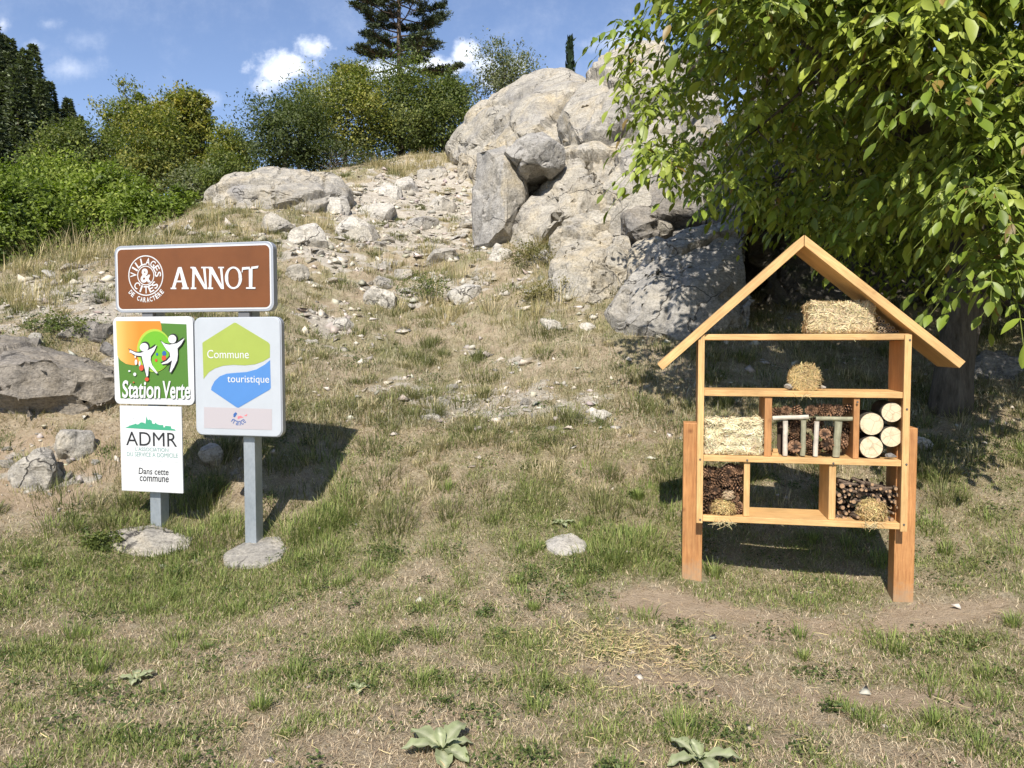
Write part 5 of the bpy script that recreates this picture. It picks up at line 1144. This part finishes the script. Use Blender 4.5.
# ------------------------------------------------------------------ grass and herbs
def blades(rng, x, y, h, w, lean, cols, tips=None, bend=.5, z0=None, az=None):
    n = len(x); z = ground(x, y)-.004 if z0 is None else z0; a = rng.rand(n)*6.283 if az is None else az
    d = np.stack([np.cos(a), np.sin(a), 0*a],1); s = np.stack([-np.sin(a), np.cos(a), 0*a],1); P = np.stack([x,y,z],1); up = np.array([0,0,1.])
    l1 = lean[:,None]; l2 = np.clip(lean+bend*rng.rand(n),0,1.5)[:,None]; h_ = h[:,None]; w_ = w[:,None]
    tw = rng.normal(size=(n,1))*.3; s2 = nrmz(s+d*tw)
    m = P+(d*np.sin(l1)+up*np.cos(l1))*h_*.55; t = m+(d*np.sin(l2)+up*np.cos(l2))*h_*.45
    V = np.stack([P-s*w_*.5, P+s*w_*.5, m-s2*w_*.4, m+s2*w_*.4, t],1).reshape(-1,3); i = np.arange(n)[:,None]*5
    return V, i+np.array([[0,1,3,2]]), i+np.array([[2,3,4]]), np.repeat(cols,5,0)
def scatter(rng, n, y0, y1, pw=1.0, margin=.9):
    y = y0+(y1-y0)*rng.rand(n)**pw; x = (rng.rand(n)*2-1)*(.70*y+margin); return x, y
def clear_of(x, y):
    """nothing grows inside posts, footings and the big stones"""
    k = np.ones(len(x), bool)
    for (px, py, rx, ry) in ((150,545,.22,.13),(254,556,.22,.14),(566,550,.15,.10),(377,300,.28,.2),(694,578,.09,.1),(901,598,.1,.1)):
        p = hit(px, py); k &= ((x-p.x)/rx)**2+((y-p.y)/ry)**2 > 1
    return k
def pal(rng, n, cols, var=.2):
    ca = np.array(cols); t = rng.rand(n)*(len(ca)-1)*.9999; i = t.astype(int); f = (t-i)[:,None]; return np.clip((ca[i]*(1-f)+ca[i+1]*f)*(1+rng.normal(size=(n,1))*var), .01, .9)
DRY = [(.37,.275,.18),(.56,.45,.30),(.69,.58,.41),(.46,.34,.22)]
GRN = [(.10,.14,.035),(.175,.225,.055),(.29,.32,.10)]
def grass_layer(name, label, cat, seed, n, y0, y1, pw, dens, hfun, wfun, lean, cols, bend=.6, margin=.9):
    rng = np.random.RandomState(seed); x, y = scatter(rng, n, y0, y1, pw, margin); k = (rng.rand(n) < dens(x, y)) & clear_of(x, y); x, y = x[k], y[k]; m = len(x)
    V, Q, T, c = blades(rng, x, y, hfun(rng, x, y), wfun(rng, y), lean(rng, m), pal(rng, m, cols), bend=bend)
    tag(link(name, mesh_np(name, V, Q=Q, T=T, mat=MATS['grass_blade'], col=c)), label, cat, kind='stuff')
grass_layer('dry_grass', 'flattened dry straw-coloured grass thatch over the lawn and slope', 'grass', 1, 520000, 2.4, 8, 1.0, lambda x,y: np.clip(1.0-bareness(x,y)*1.15-rockiness(x,y)*.6,.05,1), lambda r,x,y: .012+.04*r.rand(len(x))**1.5, lambda r,y: .0016+.0022*r.rand(len(y))+.0004*(y-2.4), lambda r,m: .6+.95*r.rand(m), DRY+[(.20,.13,.085)])
grass_layer('dry_grass', 'thin dry standing grass covering the upper slope', 'grass', 2, 230000, 7, 25, 1.35, lambda x,y: np.clip(.9-rockiness(x,y)*1.5,.02,1), lambda r,x,y: .03+.12*r.rand(len(x))**2, lambda r,y: .003+.0045*r.rand(len(y))+.0005*(y-7), lambda r,m: .2+1.1*r.rand(m), [(.27,.24,.155),(.43,.385,.27),(.21,.22,.11),(.55,.49,.36),(.25,.24,.13)])
grass_layer('green_grass', 'patches of short green grass among the dry lawn', 'grass', 3, 330000, 2.4, 7.5, 1.0, lambda x,y: np.clip((greenness(x,y)-.12)*1.5,0,1), lambda r,x,y: (.014+.04*r.rand(len(x)))*(.7+.9*greenness(x,y)), lambda r,y: .0022+.003*r.rand(len(y)), lambda r,m: .2+1.0*r.rand(m), GRN+[(.30,.29,.12)])
grass_layer('green_grass', 'faded green grass growing in drifts on the slope', 'grass', 4, 170000, 7, 25, 1.3, lambda x,y: np.clip((greenness(x,y)-.10)*1.1,0,1)*np.clip(1-rockiness(x,y),.05,1), lambda r,x,y: .03+.09*r.rand(len(x)), lambda r,y: .003+.004*r.rand(len(y))+.0005*(y-7), lambda r,m: .1+.6*r.rand(m), [(.11,.13,.04),(.20,.21,.07),(.32,.30,.13)])
def tufts(name, label, seed, spots, cols, mat='grass_blade', cat='grass'):
    """spots: (x, y, radius, height, blades)"""
    rng = np.random.RandomState(seed); X=[];Y=[];H=[];A=[];Ln=[];Wd=[]
    for (x, y, r, h, n) in spots:
        a = rng.rand(n)*6.283; q = r*np.sqrt(rng.rand(n)); X.append(x+q*np.cos(a)); Y.append(y+q*np.sin(a)); H.append(h*(.45+.65*rng.rand(n))); A.append(a+rng.normal(size=n)*.5); Ln.append(.1+.75*(q/r)*rng.rand(n)+.15*rng.rand(n)); Wd.append((.0025+.003*rng.rand(n))*(1+.06*max(0,y-4)))
    X,Y,H,A,Ln,Wd = map(np.concatenate,(X,Y,H,A,Ln,Wd)); k = clear_of(X,Y); X,Y,H,A,Ln,Wd = X[k],Y[k],H[k],A[k],Ln[k],Wd[k]
    V, Q, T, c = blades(rng, X, Y, H, Wd, Ln, pal(rng, len(X), cols), bend=.7, az=A)
    tag(link(name, mesh_np(name, V, Q=Q, T=T, mat=MATS[mat], col=c)), label, cat, kind='stuff')
rt = np.random.RandomState(55)
def rnd_spots(n, y0, y1, pw, ok, r, h, nb):
    x, y = scatter(rt, n, y0, y1, pw); k = rt.rand(n) < ok(x, y); return [(a, b, r[0]+(r[1]-r[0])*rt.rand(), h[0]+(h[1]-h[0])*rt.rand(), rt.randint(*nb)) for a, b in zip(x[k], y[k])]
def px_spots(L): return [(hit(px,py).x, hit(px,py).y, r, h, n) for (px,py,r,h,n) in L]
tufts('grass_tufts', 'thick tufts of half-dry grass dotted over the slope', 21, rnd_spots(1900, 5.8, 22, 1.2, lambda x,y: np.clip(.75-rockiness(x,y)*.6,.08,1), (.05,.18), (.05,.15), (40,110)), [(.14,.145,.05),(.29,.26,.12),(.48,.40,.24),(.58,.48,.31)])
tufts('grass_tufts', 'dense olive-green tufts of grass on the slope', 22, rnd_spots(950, 5.6, 20, 1.25, lambda x,y: np.clip(.9-rockiness(x,y)*.8,.05,1), (.08,.26), (.07,.18), (90,190)), [(.09,.105,.035),(.15,.165,.055),(.25,.235,.10)])
tufts('grass_tufts', 'small green grass tufts standing up from the lawn', 23, rnd_spots(420, 2.7, 6.2, 1.0, lambda x,y: np.clip(greenness(x,y)*1.1,0,1), (.03,.12), (.05,.13), (40,110)), GRN)
tufts('grass_tufts', 'long grass growing round the sign footings and beside the flat stone', 24, [(x,y,r,h*.55,n) for (x,y,r,h,n) in px_spots([(120,530,.2,.2,260),(190,545,.2,.26,300),(215,540,.2,.26,300),(235,530,.15,.26,200),(290,540,.2,.28,320),(315,530,.2,.3,320),(335,520,.2,.28,300),(345,500,.2,.22,200),(105,560,.2,.12,200),(195,565,.2,.14,220),(320,560,.22,.2,260),(600,560,.18,.24,320),(620,550,.2,.26,300),(640,545,.2,.22,260),(650,570,.15,.16,160),(590,575,.12,.14,140),(340,470,.2,.2,180),(310,455,.2,.2,180),(180,500,.2,.25,200),(205,505,.2,.25,200)])], GRN+[(.34,.30,.15)])
# tall dry stalks: bank at the left, ridge crest
tufts('tall_dry_grass', 'tall dry seeding grass along the bank at the left and on the ridge crest', 25, px_spots([(rt.uniform(20,200), rt.uniform(232,275), rt.uniform(.1,.3), rt.uniform(.3,.62), 45) for i in range(30)]+[(rt.uniform(190,340), rt.uniform(200,240), rt.uniform(.1,.3), rt.uniform(.2,.42), 50) for i in range(26)]+[(rt.uniform(330,470), rt.uniform(156,178), rt.uniform(.15,.3), rt.uniform(.2,.45), 70) for i in range(26)]+[(rt.uniform(380,640), rt.uniform(225,330), rt.uniform(.1,.25), rt.uniform(.2,.45), 60) for i in range(40)]+[(rt.uniform(0,60), rt.uniform(262,320), rt.uniform(.1,.25), rt.uniform(.2,.4), 50) for i in range(12)]), [(.46,.37,.20),(.58,.48,.29),(.36,.30,.14),(.22,.21,.08)])
# low broad-leaved weeds
def weeds():
    rng = np.random.RandomState(61); spots = rnd_spots(900, 2.7, 9.5, 1.1, lambda x,y: np.clip(.28+.5*greenness(x,y)-bareness(x,y)*.5,0,1), (.05,.22), (.02,.06), (50,140)); X=[];Y=[];Zo=[]
    for (x, y, r, h, n) in spots:
        a = rng.rand(n)*6.283; q = r*rng.rand(n)**.7; X.append(x+q*np.cos(a)); Y.append(y+q*np.sin(a)); Zo.append(h*rng.rand(n)*(1-.6*q/r))
    X,Y,Zo = map(np.concatenate,(X,Y,Zo)); k = clear_of(X,Y); X,Y,Zo = X[k],Y[k],Zo[k]; n = len(X); P = np.stack([X,Y,ground(X,Y)+Zo],1)
    D = nrmz(rng.normal(size=(n,3))*np.array([1,1,.35])+np.array([0,0,.1])); Nn = nrmz(rng.normal(size=(n,3))*.45+np.array([0,0,1])); l = .010+.020*rng.rand(n)
    V, Q, q = leaf_simple(rng, P, D, Nn, l, l*.5); tag(link('weeds', mesh_np('weeds', V, Q=Q, mat=MATS['shrub_leaf'], col=np.repeat(pal(rng, n, [(.05,.08,.022),(.09,.13,.035),(.15,.17,.06)]),4,0))), 'low small-leaved weeds and clover spread through the lawn', 'weeds', kind='stuff')
weeds()
# small green shrublets on the slope
for i, (px, py, w_, h_, lab, cols) in enumerate([(425,296,56,30,'olive-green herb clump in the gully above the white angular boulder',MG),(535,262,60,26,'reddish-green wild shrublet below the sloping slab',[(.12,.10,.04),(.17,.145,.05),(.11,.12,.04)]),
        (617,282,26,28,'green tuft growing from the crack beside the leaning grey slab',BG[:3]),(560,215,60,16,'green plants on the ledge of the sloping slab',SG),(545,300,54,20,'half-dry bushy herb left of the rounded cream boulder',[(.17,.15,.06),(.25,.21,.09),(.13,.13,.04)]),(200,332,30,14,'low green herb at the right of the grey boulder',MG),(60,330,60,16,'green low herb on the rocky shelf at the left',MG),(100,545,40,12,'low green plant left of the first sign post',MG),(520,140,50,14,'dry plants in the hollow on the long pale dome',SG)]):
    p = hit(px, py); s = p.y/FPX; bush('herb', lab, 'plant', p, [((p.x, p.y, p.z+h_*s*.3), (w_*s*.5, w_*s*.4, h_*s*.55))], 46, 22, .016+.0016*p.y, cols, 400+i, .006, .2, nbr=16, shell=.15)
# straw litter
def straw_litter():
    rng = np.random.RandomState(71); P=[]
    for (px, py, rx, ry, n) in ((634,652,.22,.13,800),(600,640,.25,.12,220),(660,690,.3,.12,120),(690,640,.3,.2,60),(850,640,.8,.3,120),(500,600,2.0,1.0,400),(720,740,1.2,.25,250),(250,700,1.6,.4,200)):
        c = hit(px, py); P.append(np.stack([c.x+rng.normal(size=n)*rx, c.y+rng.normal(size=n)*ry],1))
    P = np.concatenate(P); P = P[P[:,1] > 2.3]; n = len(P); z = ground(P[:,0], P[:,1])+.012+.015*rng.rand(n); P = np.column_stack([P, z]); N = nrmz(np.tile([0,0,1.],(n,1))+rng.normal(size=(n,3))*.2)
    V, Q = strands(rng, P, N, .025+.06*rng.rand(n)**2, .0028); tag(link('straw_litter', mesh_np('straw_litter', V, Q=Q, mat=MATS['straw'], col=np.repeat(straw_cols(rng, n, (.56,.44,.22), .22),6,0))), 'loose yellow straw spilled on the lawn left of the insect house', 'straw', kind='stuff')
straw_litter()
# mullein rosettes
def rosette(px, py, label, sz, seed, n=8, cat='plant'):
    n = n+1
    rng = np.random.RandomState(seed); p = hit(px, py); t = empty('mullein_rosette', p); tag(t, label, cat); V=[];Q=[];C=[]
    for i in range(n):
        a = i*2.4+rng.normal()*.2; L = sz*(1.0 if i < n*.6 else .55)*(.8+.35*rng.rand()); wd = L*.42; el = (.42 if i < n*.65 else .95)+.2*rng.rand(); d = np.array([math.cos(a), math.sin(a), 0]); s = np.array([-d[1], d[0], 0]); b = len(V); K = 9
        for j in range(K):
            f = j/(K-1); c = d*L*f*math.cos(el*(1-f*.4))+np.array([0,0,.01+L*(math.sin(el)*f-.42*f*f)]); w = wd*(math.sin(math.pi*min(1,.06+f*.94))**.75)*(.75+.5*f) if f < 1 else 0.002; ru = .02*math.sin(j*2.3+i*1.7)*L*4
            for q_, zz in ((-1,.16),(-.5,.05),(0,-.015),(.5,.05),(1,.16)): V.append(c+s*w*.5*q_+np.array([0,0,w*zz+ru*abs(q_)*.6])); tn = (.25,.275,.145) if q_ else (.40,.41,.26); C.append(np.array(tn)*(1+rng.normal()*.13)*(1 if f < .85 or i % 3 else .8))
        for j in range(K-1):
            for q_ in range(4): o = b+j*5+q_; Q.append((o,o+1,o+6,o+5))
        me_v, me_q = np.array(V), np.array(Q)
        link('leaf', mesh_np('leaf', me_v, Q=me_q, mat=MATS['felt_leaf'], col=np.clip(np.array(C),0,1), smooth=True), t); V=[];Q=[];C=[]
rosette(442, 752, 'felty grey-green mullein rosette at the bottom middle of the lawn', .17, 1, 8); rosette(700, 764, 'mullein rosette cut by the bottom edge, below the insect house', .17, 2, 7)
rosette(136, 682, 'small flat thistle-like rosette on the lawn below the signs', .09, 3, 7); rosette(562, 468+58, 'small green rosette left of the flat white stone', .10, 4, 6); rosette(360, 692, 'tiny plantain rosette in the dry lawn', .06, 5, 6)
